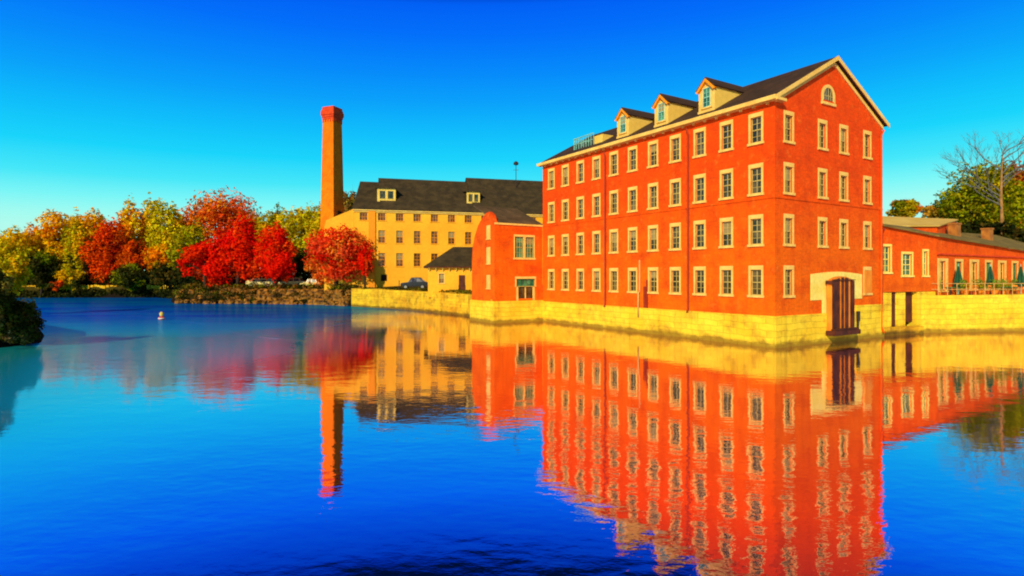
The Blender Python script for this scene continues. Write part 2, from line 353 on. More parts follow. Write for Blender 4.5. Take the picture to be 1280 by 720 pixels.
def wake(pts, w=.8, h=.05):
    mb = MB(); P = [Vector(p) for p in pts]; prof = [(-1, .004), (-.6, .35), (-.2, .9), (0, 1), (.2, .9), (.6, .35), (1, .004)]; n = 0
    for i, p in enumerate(P):
        d = (P[min(i+1, len(P)-1)]-P[max(i-1, 0)]).normalized(); q = Vector((-d.y, d.x)); e = math.sin(math.pi*i/(len(P)-1))
        for a, z in prof: mb.v.append((p.x+q.x*a*w, p.y+q.y*a*w, max(.004, z*h*e)))
    for i in range(len(P)-1):
        for j in range(6): mb.f.append((i*7+j, i*7+j+1, i*7+8+j, i*7+7+j))
    tag(mb.build('ripple', 'water', smooth=True), kind='structure')
def curve(p, q, bend, n=24): return [((p[0]+(q[0]-p[0])*t), (p[1]+(q[1]-p[1])*t)+bend*math.sin(t*math.pi)) for t in [i/n for i in range(n+1)]]
def at0(px, py): Y = CZ*F/(py-345); return (PX(px, Y), Y)
wake(curve(at0(48, 393), at0(200, 391), 3)); wake(curve(at0(90, 396), at0(205, 399), 3)); wake(curve(at0(208, 401), at0(275, 408), 1)); wake(curve(at0(275, 408), at0(400, 427), -2), .6, .04)
wake(curve(at0(38, 402), at0(90, 402), 0), .5, .04)
# ------------------------------------------------------------------ main mill
ROT = math.atan2(.5255, .851)
mill = thing('brick_mill', 'tall four storey red brick mill with gable end and three cream dormers, beside water', 'mill building', (16.8,36.9,0), ROT)
L, W, EZ, AZ = 26.0, 13.3, 16.0, 19.62
rows = [4.18+3.35*k for k in range(4)]; OW, OH = .80, 1.68
LU = [1.37+2.31*i for i in range(11)]; GU = [1.46, 5.33, 7.98, 11.16]
w_ = MB()
hl = [(u-OW/2, u+OW/2, z-OH/2, z+OH/2) for u in LU for z in rows]
wall(w_, lambda u, z, d: (d, u, z), 0, L, 2.0, EZ, hl)
hg = [(u-OW/2, u+OW/2, z-OH/2, z+OH/2) for i, u in enumerate(GU) for j, z in enumerate(rows) if not (j == 0 and i in (1, 2))]
wall(w_, lambda u, z, d: (u, d, z), 0, W, 2.0, EZ, hg)
w_.quad((0,0,EZ), (W,0,EZ), (W/2,0,AZ)); w_.quad((0,L,EZ), (W,L,EZ), (W/2,L,AZ))
w_.quad((W,0,0), (W,L,0), (W,L,EZ), (W,0,EZ)); w_.quad((0,L,0), (W,L,0), (W,L,EZ), (0,L,EZ))
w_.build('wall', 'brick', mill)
MB().box(.35, W-.35, .35, L-.35, -1, EZ-.3).build('interior', 'dark', mill)
for u in LU:
    for z in rows: window(mill, (0, u, z), -math.pi/2, OW, OH)
for i, u in enumerate(GU):
    for j, z in enumerate(rows):
        if j == 0 and i in (1, 2): continue
        window(mill, (u, 0, z), 0, OW, OH)
# stone base in courses, string course, corner quoins
bs = MB().box(-.14, W+.05, -.14, 1, -1.5, 2.03).box(-.14, 1, 1, L, -1.5, 2.03).box(9.4, W+.05, -.16, .3, 2.03, 2.48)
bs.build('stone_base', 'stone', mill, bevel=.025)
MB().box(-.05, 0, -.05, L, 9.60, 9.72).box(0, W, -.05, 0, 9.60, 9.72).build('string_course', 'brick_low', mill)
# roof
sl = (AZ-EZ)/(W/2); rf = MB(); ov = .32
for s in (0, 1):
    f = (lambda x: x) if s == 0 else (lambda x: W-x)
    slab_roof(rf, (f(-ov), -.35, EZ+.25-ov*sl), (f(W/2), -.35, AZ+.25), (f(W/2), L+.35, AZ+.25), (f(-ov), L+.35, EZ+.25-ov*sl), .14)
rf.build('roof', 'roof', mill)
cn = MB().box(-.22, 0, -.25, L+.3, EZ-.22, EZ-.07).box(-.38, 0, -.34, L+.3, EZ-.068, EZ+.03)
for i in range(26): cn.box(-.16, -.002, .4+i, .56+i, EZ-.34, EZ-.222)
cn.box(-.50, -.325, -.36, L+.36, EZ-.20, EZ+.06)
cn.build('cornice', 'trim', mill)
rk = MB()
for s in (0, 1):
    f = (lambda x: x) if s == 0 else (lambda x: W-x)
    a = [(f(-ov-.02), EZ+.27-ov*sl), (f(W/2), AZ+.27), (f(W/2), AZ-.03), (f(-ov-.02), EZ-.02-ov*sl)]
    rk.prism([(x, -.39, z) for x, z in a], [(x, -.345, z) for x, z in a])
    b4 = [(f(0), EZ-.02), (f(W/2), AZ-.02), (f(W/2), AZ-.3), (f(0), EZ-.30)]
    rk.prism([(x, -.10, z) for x, z in b4], [(x, -.002, z) for x, z in b4])
rk.box(-.40, .6, -.44, -.002, EZ-.26, EZ-.08)
rk.build('rake_board', 'trim', mill)
# attic window, half-round
def arch(cx, cz, r, leg, n=14, y=0): return [(cx-r, y, cz-leg)]+[(cx-r*math.cos(math.pi*i/n), y, cz+r*math.sin(math.pi*i/n)) for i in range(n+1)]+[(cx+r, y, cz-leg)]
aw = MB(); o_ = arch(6.0, 17.05, .80, .45); i_ = arch(6.0, 17.05, .58, .28)
for k in range(len(o_)-1):
    a, b_, c, d = o_[k], o_[k+1], i_[k+1], i_[k]
    q = lambda p, y: (p[0], y, p[2])
    aw.prism([q(a,-.07), q(b_,-.07), q(c,-.07), q(d,-.07)], [q(a,0), q(b_,0), q(c,0), q(d,0)])
aw.box(5.15, 6.85, -.12, 0, 16.42, 16.60)
att = aw.build('attic_window', 'trim', mill)
MB().quad(*[(p[0], -.02, p[2]) for p in i_]).build('pane', 'pane', att)
MB().box(5.97, 6.03, -.045, -.022, 16.77, 17.63).box(5.42, 5.97, -.04, -.022, 17.03, 17.08).box(6.03, 6.58, -.04, -.022, 17.03, 17.08).box(5.70, 5.74, -.04, -.022, 16.77, 17.5).box(6.26, 6.30, -.04, -.022, 16.77, 17.5).build('sash', 'sash', att)
# loading door
pn = MB(); top = [(3.9+6.45*i/12, 4.72+.18*math.sin(math.pi*i/12)) for i in range(13)]
pts2 = [(3.9, 2.95)]+top+[(10.35, 2.95)]
pn.prism([(x, -.06, z) for x, z in pts2], [(x, 0, z) for x, z in pts2]); pn.box(5.25, 8.85, -.07, 0, 2.03, 2.95)
pn.build('door_surround', 'trim_pale', mill, bevel=.012)
ld = MB(); tp = [(5.6+2.85*i/8, 4.28+.30*math.sin(math.pi*i/8)) for i in range(9)]; prof = [(5.6, .85)]+tp+[(8.45, .85)]
ld.prism([(x, -.48, z) for x, z in prof], [(x, -.15, z) for x, z in prof]); door = ld.build('loading_door', 'wood_orange', mill)
pk = MB()
for i in range(12):
    if i in (4, 6, 9): continue
    x = 5.66+i*.2275; zt = 4.20+.30*math.sin(math.pi*(x+.11-5.6)/2.85); dep = -.50-(.025 if i % 2 else .0)-(.03 if i in (0,5,7,11) else 0)
    pk.box(x+.008, x+.22, dep, -.482, 1.0, zt)
pk.build('plank', 'wood', door)
MB().box(5.45, 8.75, -.80, -.142, .52, .85).box(5.52, 8.68, -.72, -.482, .852, .98).build('ledge', 'wood', door, bevel=.03)
MB().box(5.45, 5.6, -.62, -.15, 4.05, 4.28).box(5.62, 8.43, -.60, -.505, 4.30, 4.36).build('lintel', 'wood', door)
MB().box(9.35, 9.62, -.30, -.162, 1.35, 2.05).box(9.42, 9.55, -.26, -.142, .6, 1.35).build('vent', 'metal', mill)
MB().box(10.68, 11.64, -.10, -.05, 3.2, 5.0).build('shutter_or_gap_shade', 'wood_orange', mill)
# pipes
for u, z0, z1, mt in ((6.98, 1.9, 15.5, 'pipe'), (16.24, 1.9, 15.5, 'pipe')):
    MB().tube([(-.22, u, z0), (-.12, u, z0+.25), (-.12, u, z1-.4), (-.30, u, z1)], .075).build('downspout', mt, mill, smooth=True)
MB().tube([(-.24, 12.05, 1.25), (-.22, 12.05, 3.2), (-.08, 12.05, 3.35), (-.08, 12.05, 5.9)], .06).build('drain_pipe', 'pipe_pale', mill, smooth=True)
MB().box(-.10, -.01, 11.35, 11.6, 2.04, 3.75).box(-.13, -.01, 11.15, 11.25, 2.04, 4.3).build('shutter_or_gap_shade', 'pipe', mill)
MB().tube([(12.95, -.30, .3), (12.95, -.12, .8), (12.95, -.12, 15.2), (12.95, -.3, 15.6)], .08).build('downspout', 'brick_low', mill, smooth=True)
# dormers
for k, dy in enumerate((5.95, 10.4, 14.85)):
    d = link('dormer', None, mill, (.75, dy, 0)); zb = EZ+.25+.75*sl; hw = .72; zt = 18.4; za = 19.05
    end = lambda z: (z-zb)/sl
    b2 = MB()
    for s in (-1, 1): b2.quad((0, s*hw, zb), (0, s*hw, zt), (end(zt)+.2, s*hw, zt))
    b2.quad((0,-hw,zb),(0,hw,zb),(0,hw,zt),(0,0,za),(0,-hw,zt))
    cheek = b2.build('cheek', 'dormer', d)
    r2 = MB()
    for s in (-1, 1): slab_roof(r2, (-.22, s*(hw+.18), zt-.06), (-.22, 0, za+.13), (end(za)+.5, 0, za+.13), (end(zt)+.2, s*(hw+.18), zt-.06), .09)
    r2.build('dormer_roof', 'roof', d)
    bb = MB()
    for s in (-1, 1):
        bb.prism([(-.25, s*(hw+.16), zt-.22), (-.25, 0, za+.02), (-.25, 0, za-.2), (-.25, s*(hw-.02), zt-.3)], [(-.02, s*(hw+.16), zt-.22), (-.02, 0, za+.02), (-.02, 0, za-.2), (-.02, s*(hw-.02), zt-.3)])
    bb.build('barge_board', 'mill_pilaster', d)
    MB().box(-.07, -.003, -hw, -.5, zb+.02, zt-.3).box(-.07, -.003, .5, hw, zb+.02, zt-.3).box(-.12, -.003, -hw-.05, hw+.05, zb-.12, zb+.1).build('corner_board', 'trim', d)
    o = window(d, (-.01, 0, zb+1.03), -math.pi/2, .66, 1.4, .10, .1, .1, pane='pane_green', trim='trim', sash='aqua'); 
    for ch in [q for q in COL.objects if q.parent == o]: ch.location.y -= .17
# roof deck with aqua railing
rd = link('roof_deck', None, mill, (1.2, 18.1, 16.85))
MB().box(0, 2.2, 0, 1.2, -.6, .78).build('hatch', 'dormer', rd)
r3 = MB().box(0, 2.0, 1.3, 4.3, -.1, .02)
for i in range(9): r3.box(0, .05, 1.3+i*.37, 1.35+i*.37, .02, 1.1)
for i in range(5): r3.box(.1+i*.45, .15+i*.45, 4.25, 4.3, .02, 1.1)
r3.box(-.01, .06, 1.3, 4.3, 1.1, 1.17).box(-.005, .055, 1.3, 4.3, .55, .60).box(.06, 2, 4.24, 4.31, 1.1, 1.17)
r3.build('railing', 'aqua', rd)
# ------------------------------------------------------------------ annex
ann = thing('brick_annex', 'small red brick annex with curved gable at the left end of the tall mill', 'annex', (16.8,36.9,0), ROT)
AX = -5.67; AY = 26.02
a_ = MB(); wh = [(-3.45, -1.0, 6.35, 8.6), (-3.2, -.95, 2.35, 4.35)]
wall(a_, lambda u, z, d: (u, AY+d, z), AX, -.02, 2.1, 9.8, wh)
prof = [(0, 9.8), (.45, 10.6), (1.1, 10.95), (1.8, 10.85), (2.6, 10.4), (3.4, 9.7), (4.1, 8.7), (4.55, 7.6), (4.7, 6.2)]
loopA = [(AX, AY+v, z) for v, z in [(0, 2.1)]+prof+[(4.7, 2.1)]]
a_.prism([(x-.003, y, z) for x, y, z in loopA], [(x+.35, y+.0005, z) for x, y, z in loopA])
a_.quad((AX, AY+4.7, 2.1), (-.02, AY+4.7, 2.1), (-.02, AY+4.7, 9.8), (AX, AY+4.7, 6.2))
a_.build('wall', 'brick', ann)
MB().box(AX+.4, -.1, AY+.3, AY+4.5, 1, 9.3).build('interior', 'dark', ann)
r4 = MB(); slab_roof(r4, (AX+.36, AY-.12, 9.85), (0, AY-.12, 9.85), (0, AY+5, 12.0), (AX+.36, AY+5, 12.0), .12); r4.build('roof', 'roof_annex', ann)
MB().box(AX, 0, AY-.10, AY-.002, 9.62, 9.80).build('cornice', 'trim', ann)
MB().box(AX-.15, 0, AY-.16, AY+1.2, -1.5, 2.14).box(AX-.15, AX+1.2, AY+1.2, AY+4.9, -1.5, 2.14).build('stone_base', 'stone', ann, bevel=.02)
for u in (-2.85, -1.6): window(ann, (u, AY, 7.47), 0, 1.0, 2.1, .12, .2, .18, pane='pane_green', cols=3)
window(ann, (-2.07, AY, 3.95), 0, 2.2, .75, .14, .22, .04, style='fixed', cols=4, rows=1, pane='pane_green', sash='green_paint', name='fanlight')
dd = MB().box(-3.17, -2.95, AY-.03, AY+.2, 2.15, 3.52).box(-1.2, -.98, AY-.03, AY+.2, 2.15, 3.52).box(-2.14, -2.02, AY+.02, AY+.1, 2.15, 3.5).build('door', 'trim', ann)
MB().box(-2.93, -2.16, AY+.04, AY+.08, 2.2, 3.48).box(-2.0, -1.22, AY+.04, AY+.08, 2.2, 3.48).build('pane', 'pane', dd)
for z0, z1 in ((8.3, 9.6), (5.85, 7.45), (3.4, 4.7)):
    window(ann, (AX-.004, AY+1.15, (z0+z1)/2), -math.pi/2, .55, z1-z0-.3, .16, .15, .14, pane='car_glass') if False else MB().box(AX-.06, AX-.004, AY+.8, AY+1.5, z0, z1).box(AX-.11, AX-.004, AY+.74, AY+1.56, z0-.12, z0).build('blind_window', 'trim', ann)
# ------------------------------------------------------------------ quay wall
quay = MB(); QP = [(-2.0,56.4), (-5.0,66), (-14.5,79), (-24.2,87)]; QZ = [2.35, 2.5, 2.62, 2.75]
def wallstrip(mb, P, Z, th, zb=-1.5, cap=0):
    P = [Vector(p) for p in P]; off = []
    for i in range(len(P)):
        d = (P[min(i+1, len(P)-1)]-P[max(i-1, 0)]).normalized(); off.append(P[i]+Vector((d.y, -d.x))*th)
    for i in range(len(P)-1):
        a = [(*P[i], zb), (*P[i], Z[i]), (*off[i], Z[i]), (*off[i], zb)]; b_ = [(*P[i+1], zb), (*P[i+1], Z[i+1]), (*off[i+1], Z[i+1]), (*off[i+1], zb)]
        mb.prism(a, b_)
def sub(P, Z, step):
    o, z = [], []
    for i in range(len(P)-1):
        a, b_ = Vector(P[i]), Vector(P[i+1]); n = max(1, int((b_-a).length/step))
        for k in range(n): t = k/n; o.append(tuple(a+(b_-a)*t)); z.append(Z[i]+(Z[i+1]-Z[i])*t)
    o.append(P[-1]); z.append(Z[-1]); return o, z
qp, qz = sub(QP, QZ, 1.5); qz = [z+random.uniform(-.06, .06) for z in qz]
wallstrip(quay, qp, qz, 1.8)
q = quay.build('quay_wall', 'stone2'); tag(q, 'long rough yellow stone quay wall along the water between annex and red trees', 'quay wall')
# lamp posts / bollards on the quay
post = thing('railing_post', 'thin dark post standing on the quay wall edge in front of the ochre mill', 'post', (PX(499, 82), 82, 2.6), group='posts along the quay')
MB().lathe([(.07,0),(.05,.1),(.045,1.2),(.08,1.25),(.05,1.35)], k=8).build('shaft', 'metal', post)
MB().lathe([(.12,0),(.12,.06)], k=8).build('foot', 'metal', post)
for px, Y in ((470, 84), (485, 83.4), (515, 81), (532, 79.5), (548, 77)):
    c = copy_tree(post); c.location = (PX(px, Y), Y+.4, gz(PX(px, Y), Y+.4))
# ------------------------------------------------------------------ ochre mill
E = (.965, .262); MR = math.atan2(.262, .965)
om = thing('ochre_mill', 'long ochre mill with dark slate roof and two grey dormers beyond the quay', 'mill building', (-22.9, 95, 0), MR)
K0, K1, K2, K3 = -3.0, 1.2, 17, 33.5; EV = 15.55
o1 = MB(); hs = []
ks = [-1.45]+[1.45+2.9*i for i in range(11)]
for i, k in enumerate(ks):
    hs.append((k-.62, k+.62, 13.75, 15.0))
    if i > 0: hs.append((k-.55, k+.55, 10.05, 12.15)); hs.append((k-.55, k+.55, 6.2, 8.4))
hs.append((1.3, 2.3, 3.75, 4.85))
wall(o1, lambda u, z, d: (u, d, z), K0, K3, 1.5, EV, hs)
o1.quad((K0,0,1.5), (K0,16,1.5), (K0,16,EV), (K0,8,21.2), (K0,0,EV)); o1.quad((K3,0,1.5), (K3,16,1.5), (K3,16,EV), (K3,8,22), (K3,0,EV)); o1.quad((K0,16,1.5),(K3,16,1.5),(K3,16,EV),(K0,16,EV))
o1.prism([(-7.6,-.02,1.5), (K0-.01,-.02,1.5), (K0-.01,-.02,EV), (-7.3,-.02,13.6), (-7.6,-.02,12.4)], [(-7.6,8,1.5), (K0-.01,8,1.5), (K0-.01,8,EV), (-7.3,8,13.6), (-7.6,8,12.4)])
o1.build('wall', 'mill_wall', om)
MB().box(K0+.4, K3-.4, .4, 15, 1, EV-.3).build('interior', 'dark', om)
for i, k in enumerate(ks):
    if k+1 > K3: continue
    kw = dict(sw=.10, lint=.14, sill=.10, trim='mill_wall', pane='pane_mill', sash='mill_pilaster')
    window(om, (k, 0, 14.375), 0, 1.24, 1.25, style='fixed', cols=3, rows=2, **kw)
    if i > 0: window(om, (k, 0, 11.1), 0, 1.1, 2.1, cols=2, rows=2, **kw); window(om, (k, 0, 7.3), 0, 1.1, 2.2, cols=2, rows=2, **kw)
MB().quad((1.3,.2,3.75),(2.3,.2,3.75),(2.3,.2,4.85),(1.3,.2,4.85)).build('cellar_window', 'dark', om)
MB().box(-.65, .4, -.20, -.002, 1.5, EV-.25).build('pilaster', 'mill_pilaster', om)
MB().box(K0-.2, K3, -.32, -.002, EV-.22, EV+.02).box(K0-.1, K3, -.16, -.002, EV-.45, EV-.224).build('cornice', 'trim', om)
rr = MB()
for a, b_, zr in ((K0-.25, K1, 21.35), (K1+.003, K2, 22.1), (K2+.003, K3, 22.85)):
    for s in (0, 1):
        f = (lambda y: y) if s == 0 else (lambda y: 16-y)
        slab_roof(rr, (a, f(-.4), EV+.05-.02*(a > 0)), (b_, f(-.4), EV+.05-.02*(a > 0)), (b_, f(8), zr), (a+(1.3 if a < K0 else 0), f(8), zr), .15)
    rr.quad((b_, 0, EV-.02), (b_, 8, zr-.1), (b_, 16, EV-.02)); rr.quad((a, 0, EV-.02), (a, 8, zr-.1), (a, 16, EV-.02))
rr.build('roof', 'roof_mill', om)
for k, wd in ((2.3, 3.0), (17.2, 2.3)):
    d = link('dormer', None, om, (k, 1.9, 17.05)); hh = 2.35
    MB().box(-wd/2, wd/2, 0, 3.0, -.1, hh).build('cheek', 'roof_mill', d)
    MB().box(-wd/2-.02, wd/2+.02, -.05, -.002, -.1, hh-.02).build('face', 'dormer', d)
    r5 = MB(); slab_roof(r5, (-wd/2-.25, -.3, hh+.05), (wd/2+.25, -.3, hh+.05), (wd/2+.25, 3.4, hh+.45), (-wd/2-.25, 3.4, hh+.45), .12); r5.build('dormer_roof', 'roof_mill', d)
    for s in (-1, 1):
        wn = MB().box(s*wd*.22-wd*.16, s*wd*.22+wd*.16, -.12, -.052, .55, .62).box(s*wd*.22-wd*.16, s*wd*.22+wd*.16, -.12, -.052, 1.85, 1.93).build('window', 'sash', d)
        MB().box(s*wd*.22-wd*.15, s*wd*.22+wd*.15, -.08, -.052, .62, 1.85).build('pane', 'pane', wn)
va = thing('roof_vent', 'thin mast with round cowl rising over the right part of the slate roof', 'vent mast', (PX(645, 107), 107.5, 20.8))
MB().lathe([(.09,0),(.07,.2),(.06,4.4)], k=8).build('mast', 'metal', va)
MB().lathe([(.05,4.4),(.42,4.5),(.5,4.75),(.35,5.0),(.1,5.15)], k=12).build('cowl', 'metal', va); MB().box(-.5,.5,-.03,.03,3.5,3.56).build('crossbar', 'metal', va)
# chimney
CH = (PX(415.5, 107), 107); ch = thing('mill_chimney', 'very tall tapering orange brick chimney with corbelled crown left of the ochre mill', 'chimney', (*CH, 0), math.radians(-22))
def sqp(prof):
    mb = MB()
    for (a, z), (b_, zz) in zip(prof, prof[1:]):
        mb.prism([(-a,-a,z),(a,-a,z),(a,a,z),(-a,a,z)], [(-b_,-b_,zz),(b_,-b_,zz),(b_,b_,zz),(-b_,b_,zz)])
    return mb
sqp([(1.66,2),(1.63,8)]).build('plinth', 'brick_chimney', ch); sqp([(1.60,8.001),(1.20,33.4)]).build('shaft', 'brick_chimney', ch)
cap = MB()
for i, (a, z0, z1) in enumerate(((1.28,33.4,33.75),(1.38,33.75,34.15),(1.48,34.15,34.9),(1.38,34.9,35.25),(1.28,35.25,35.7))): cap.box(-a,a,-a,a,z0+.001*i,z1)
for s in (-1, 1):
    for j in range(5):
        cap.box(-1.24+j*.55, -.96+j*.55, s*1.24-.06, s*1.24+.08, 32.9, 33.4); cap.box(s*1.24-.06, s*1.24+.08, -1.24+j*.55, -.96+j*.55, 32.9, 33.4)
cap.build('crown', 'brick_dark', ch, bevel=.03)
MB().box(1.45, 1.75, -.6, .6, 11, 16.5).build('dark_panel', 'dark', ch)  # dark box on the right face, low on the shaft
# small house by the quay
hc = thing('quay_house', 'low yellow house with dark hipped roof between ochre mill and annex', 'house', (PX(535, 73), 73, 2.7), math.radians(8))
h1 = MB(); HL, HD = 7.2, 6; hh = [(1.35, 2.05, 1.0, 2.2), (3.85, 4.75, .05, 2.05), (5.9, 6.5, 1.0, 2.2)]
wall(h1, lambda u, z, d: (u, d, z), 0, HL, -.8, 3.0, hh)
h1.quad((0,0,-.8),(0,HD,-.8),(0,HD,3),(0,0,3)); h1.quad((HL,0,-.8),(HL,HD,-.8),(HL,HD,3),(HL,0,3)); h1.build('wall', 'mill_wall', hc)
h2 = MB(); e = .55
v = [(-e,-e,3.1),(HL+e,-e,3.1),(HL+e,HD+e,3.1),(-e,HD+e,3.1),(3.3,HD/2,5.75),(HL-.3,HD/2,5.75)]
for f in ((0,1,5,4),(1,2,5),(2,3,4,5),(3,0,4)): h2.quad(*[v[i] for i in f])
h2.build('roof', 'roof_mill', hc); MB().box(-e, HL+e, -e, HD+e, 2.96, 3.08).build('soffit', 'wood', hc)
for i in range(9): MB().prism([(.1+i*.85,-.45,2.95),(.2+i*.85,-.45,2.95),(.2+i*.85,0,2.35),(.1+i*.85,0,2.35)], [(.1+i*.85,-.35,2.95),(.2+i*.85,-.35,2.95),(.2+i*.85,0,2.45),(.1+i*.85,0,2.45)]).build('bracket', 'trim_pale', hc)
dr = MB().box(3.9, 4.7, .10, .16, .05, 2.0).build('door', 'wood', hc); MB().box(4.0, 4.06, .05, .10, 1.0, 1.1).build('handle', 'metal', dr)
for u in (1.7, 6.2): window(hc, (u, 0, 1.6), 0, .66, 1.2, .1, .12, .1, pane='pane_mill')
# ------------------------------------------------------------------ low brick range on the right
lr = thing('brick_range', 'low orange brick range with row of tall terrace windows right of the tall mill', 'building', (28.35, 44.5, 0), math.atan2(3.0, 6.56))
LA = 7.21
lw_ = MB(); hA = [(.35, 1.25, 4.9, 6.9), (2.75, 3.95, 4.65, 6.35), (5.45, 6.0, 4.65, 6.6)]
def ztopA(u): return 8.5-.65*u/LA
wall(lw_, lambda u, z, d: (u, d, z), 0, LA, 3.35, 7.7, hA)
lw_.quad((0,0,7.7),(LA,0,7.7),(LA,0,7.85),(0,0,8.5)); lw_.quad((0,0,3.35),(LA,0,3.35),(LA,2.6,3.35),(0,2.6,3.35))
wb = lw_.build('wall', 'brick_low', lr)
for a, b_, c, d in hA: window(lr, ((a+b_)/2, 0, (c+d)/2), 0, b_-a, d-c, .14, .18, .14, trim='trim_pale', pane='pane_green', sash='trim_pale')
MB().box(-.6, 1.6, .12, .9, -1.5, 3.34).box(2.2, 3.35, .12, .30, -1.5, 3.34).box(4.75, LA, .05, .9, -1.5, 3.34).build('pier', 'stone', lr, bevel=.02)
MB().box(-.6, LA, 2.2, 2.6, -1, 3.34).build('back_wall', 'brick_dark', lr)
MB().box(3.36, 4.74, .45, .6, .9, 3.3).build('water_gate', 'wood', lr); MB().box(1.61, 2.3, .22, .35, .63, 3.33).build('shutter_or_gap_shade', 'wood', lr)  # second box: shade in the gap between piers put in as dark wood
MB().box(-.6, 4.9, -.35, .10, -1.2, .62).build('ledge', 'stone2', lr, bevel=.02)
r6 = MB(); slab_roof(r6, (-.5, -.25, 8.62), (LA+.1, -.25, 7.93), (LA+.1, 2.4, 8.85), (-.5, 2.2, 8.98), .14); r6.build('roof', 'roof_low', lr)
up = thing('rear_block', 'low rear block with pale sunlit roof just above the brick range', 'building', (32.1, 51, 0))
r7 = MB(); slab_roof(r7, (0,0,9.05), (7.9,3,9.35), (16.6,12,10.8), (5,8,10.75), .12); r7.build('roof', 'roof_pale', up)
MB().prism([(.3,.3,2.5),(7.8,3.2,2.5),(16,11.6,2.5),(5,7.6,2.5)], [(.3,.3,8.9),(7.8,3.2,9.2),(16,11.6,10.6),(5,7.6,10.5)]).build('wall', 'brick_low', up)
MB().box(.05, .17, -.14, -.02, .6, 8.3).box(-.1,.3,-.2,-.02,8.1,8.3).build('downspout', 'pipe', lr)
# wing B, its own frame nested as a part
wgB = link('terrace_wing', None, lr); wgB.matrix_world = Matrix.Identity(4)
wgB.location = (LA, 0, 0); wgB.rotation_euler.z = math.atan2(.525, .851)-math.atan2(3.0, 6.56)
LB = 30; ub = [1.1+3.05*i for i in range(9)]
wB = MB(); hB = [(u-.55, u+.55, 3.35, 5.85) for u in ub]
wall(wB, lambda u, z, d: (u, d, z), 0, LB, 2.6, 6.2, hB)
zb_ = lambda u: 7.85-.75*min(u, 18.1)/18.1-(.0 if u < 18.1 else (u-18.1)*.02)
for i in range(10): wB.quad((3*i,0,6.2),(3*i+3,0,6.2),(3*i+3,0,zb_(3*i+3)),(3*i,0,zb_(3*i)))
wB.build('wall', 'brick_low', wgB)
for i, u in enumerate(ub): window(wgB, (u, 0, 4.6), 0, 1.1, 2.5, .38 if i % 2 == 0 else .22, .22, .08, style='fixed', cols=2, rows=3, trim='trim', pane='pane_green' if i % 2 else 'pane_mill', sash='green_paint' if i in (1, 3, 5) else 'trim')
MB().box(.1, LB, .4, .5, 2.6, 6.2).build('interior', 'dark', wgB)
r8 = MB()
for i in range(5):
    a, b_ = 6*i, 6*i+6; slab_roof(r8, (a, -.3, zb_(a)+.08), (b_, -.3, zb_(b_)+.08), (b_, 6, zb_(b_)+1.7+.03*b_), (a, 6, zb_(a)+1.7+.03*a), .14)
r8.build('roof', 'roof_low', wgB)
MB().box(0, .001+LB, -.12, -.002, 6.35, 6.47).build('string_course', 'brick_dark', wgB)
for u, y in ((12.2, 3.4), (19.9, 3.4)):
    cb_ = MB().box(-.42, .42, -.38, .38, -.9, .8).box(-.48, .48, -.44, .44, .8, .95)
    cb_.build('chimney_stack', 'stack', wgB, loc=(u, y, 8.85-.02*(u-12)))
# terrace
TP = [(33.1,46.7), (42.6,48.0), (60,50.2), (90,54)]
tw = MB(); tp_, tz = sub(TP, [3.0, 3.08, 3.1, 3.1], 1.3); tz = [z+random.uniform(-.03,.03) for z in tz]
P = [Vector(p) for p in tp_]
for i in range(len(P)-1):
    a, b_ = P[i], P[i+1]; n = Vector((-(b_-a).y, (b_-a).x)).normalized()*.7
    tw.prism([(*a,-1.5),(*a,tz[i]),(*(a+n),tz[i]),(*(a+n),-1.5)], [(*b_,-1.5),(*b_,tz[i+1]),(*(b_+n),tz[i+1]),(*(b_+n),-1.5)])
tw.prism([(32.9,46.75,-1.5),(32.9,46.75,2.98),(32.7,47.7,2.98),(32.7,47.7,-1.5)], [(33.3,46.78,-1.5),(33.3,46.78,2.97),(33.1,47.7,2.97),(33.1,47.7,-1.5)])
tag(tw.build('terrace_wall', 'stone'), 'sunlit yellow stone retaining wall holding the terrace on the right', 'retaining wall')
tag(MB().quad((32.9,47.2,2.9),(90,54.6,2.9),(95,90,2.9),(35,48.5,2.9)).build('terrace_floor', 'stone2'), kind='structure')
rl = MB(); n = 22
for i in range(n+1):
    t = i/n; p = Vector((33.2,47.1)).lerp(Vector((52,49.5)), t); rl.tube([(*p, 2.95), (*p, 4.0)], .03, 5)
for z in (3.5, 3.98): rl.tube([(33.2,47.1,z), (52,49.5,z)], .028, 5)
tag(rl.build('railing', 'pipe_pale'), 'thin pale handrail along the top of the terrace wall', 'railing')
# umbrellas, tables, planters
um = thing('patio_umbrella', 'closed dark green patio umbrella on the terrace, the nearest to the tall mill', 'umbrella', (PX(1198, 48.6), 48.6, 2.92), group='closed umbrellas on the terrace')
MB().lathe([(.03,0),(.03,2.6),(.0,2.75)], k=8).build('pole', 'aqua', um); MB().lathe([(.3,0),(.3,.08),(.06,.14)], k=12).build('base', 'metal', um)
fo = MB(); k = 16; prof = [(.20,.75),(.30,.85),(.24,1.3),(.16,1.9),(.05,2.5)]
for r, z in prof:
    for j in range(k): t = 2*math.pi*j/k; rr_ = r*(1+.22*(1 if j % 2 else -1)); fo.v.append((rr_*math.cos(t), rr_*math.sin(t), z))
for i in range(len(prof)-1):
    for j in range(k): A = i*k; fo.f.append((A+j, A+(j+1)%k, A+k+(j+1)%k, A+k+j))
fo.build('canopy', 'green_cloth', um)
for px, lab in ((1238, 'closed dark green patio umbrella on the terrace, second from the tall mill'), (1276, 'closed dark green patio umbrella at the far right edge of the terrace')):
    c = copy_tree(um); c['label'] = lab; c.location = (PX(px, 49.6), 49.6, 2.92)
tb = thing('cafe_table', 'small round green cafe table on the terrace behind the handrail', 'table', (PX(1188, 48.3), 48.3, 2.92), group='cafe tables on the terrace')
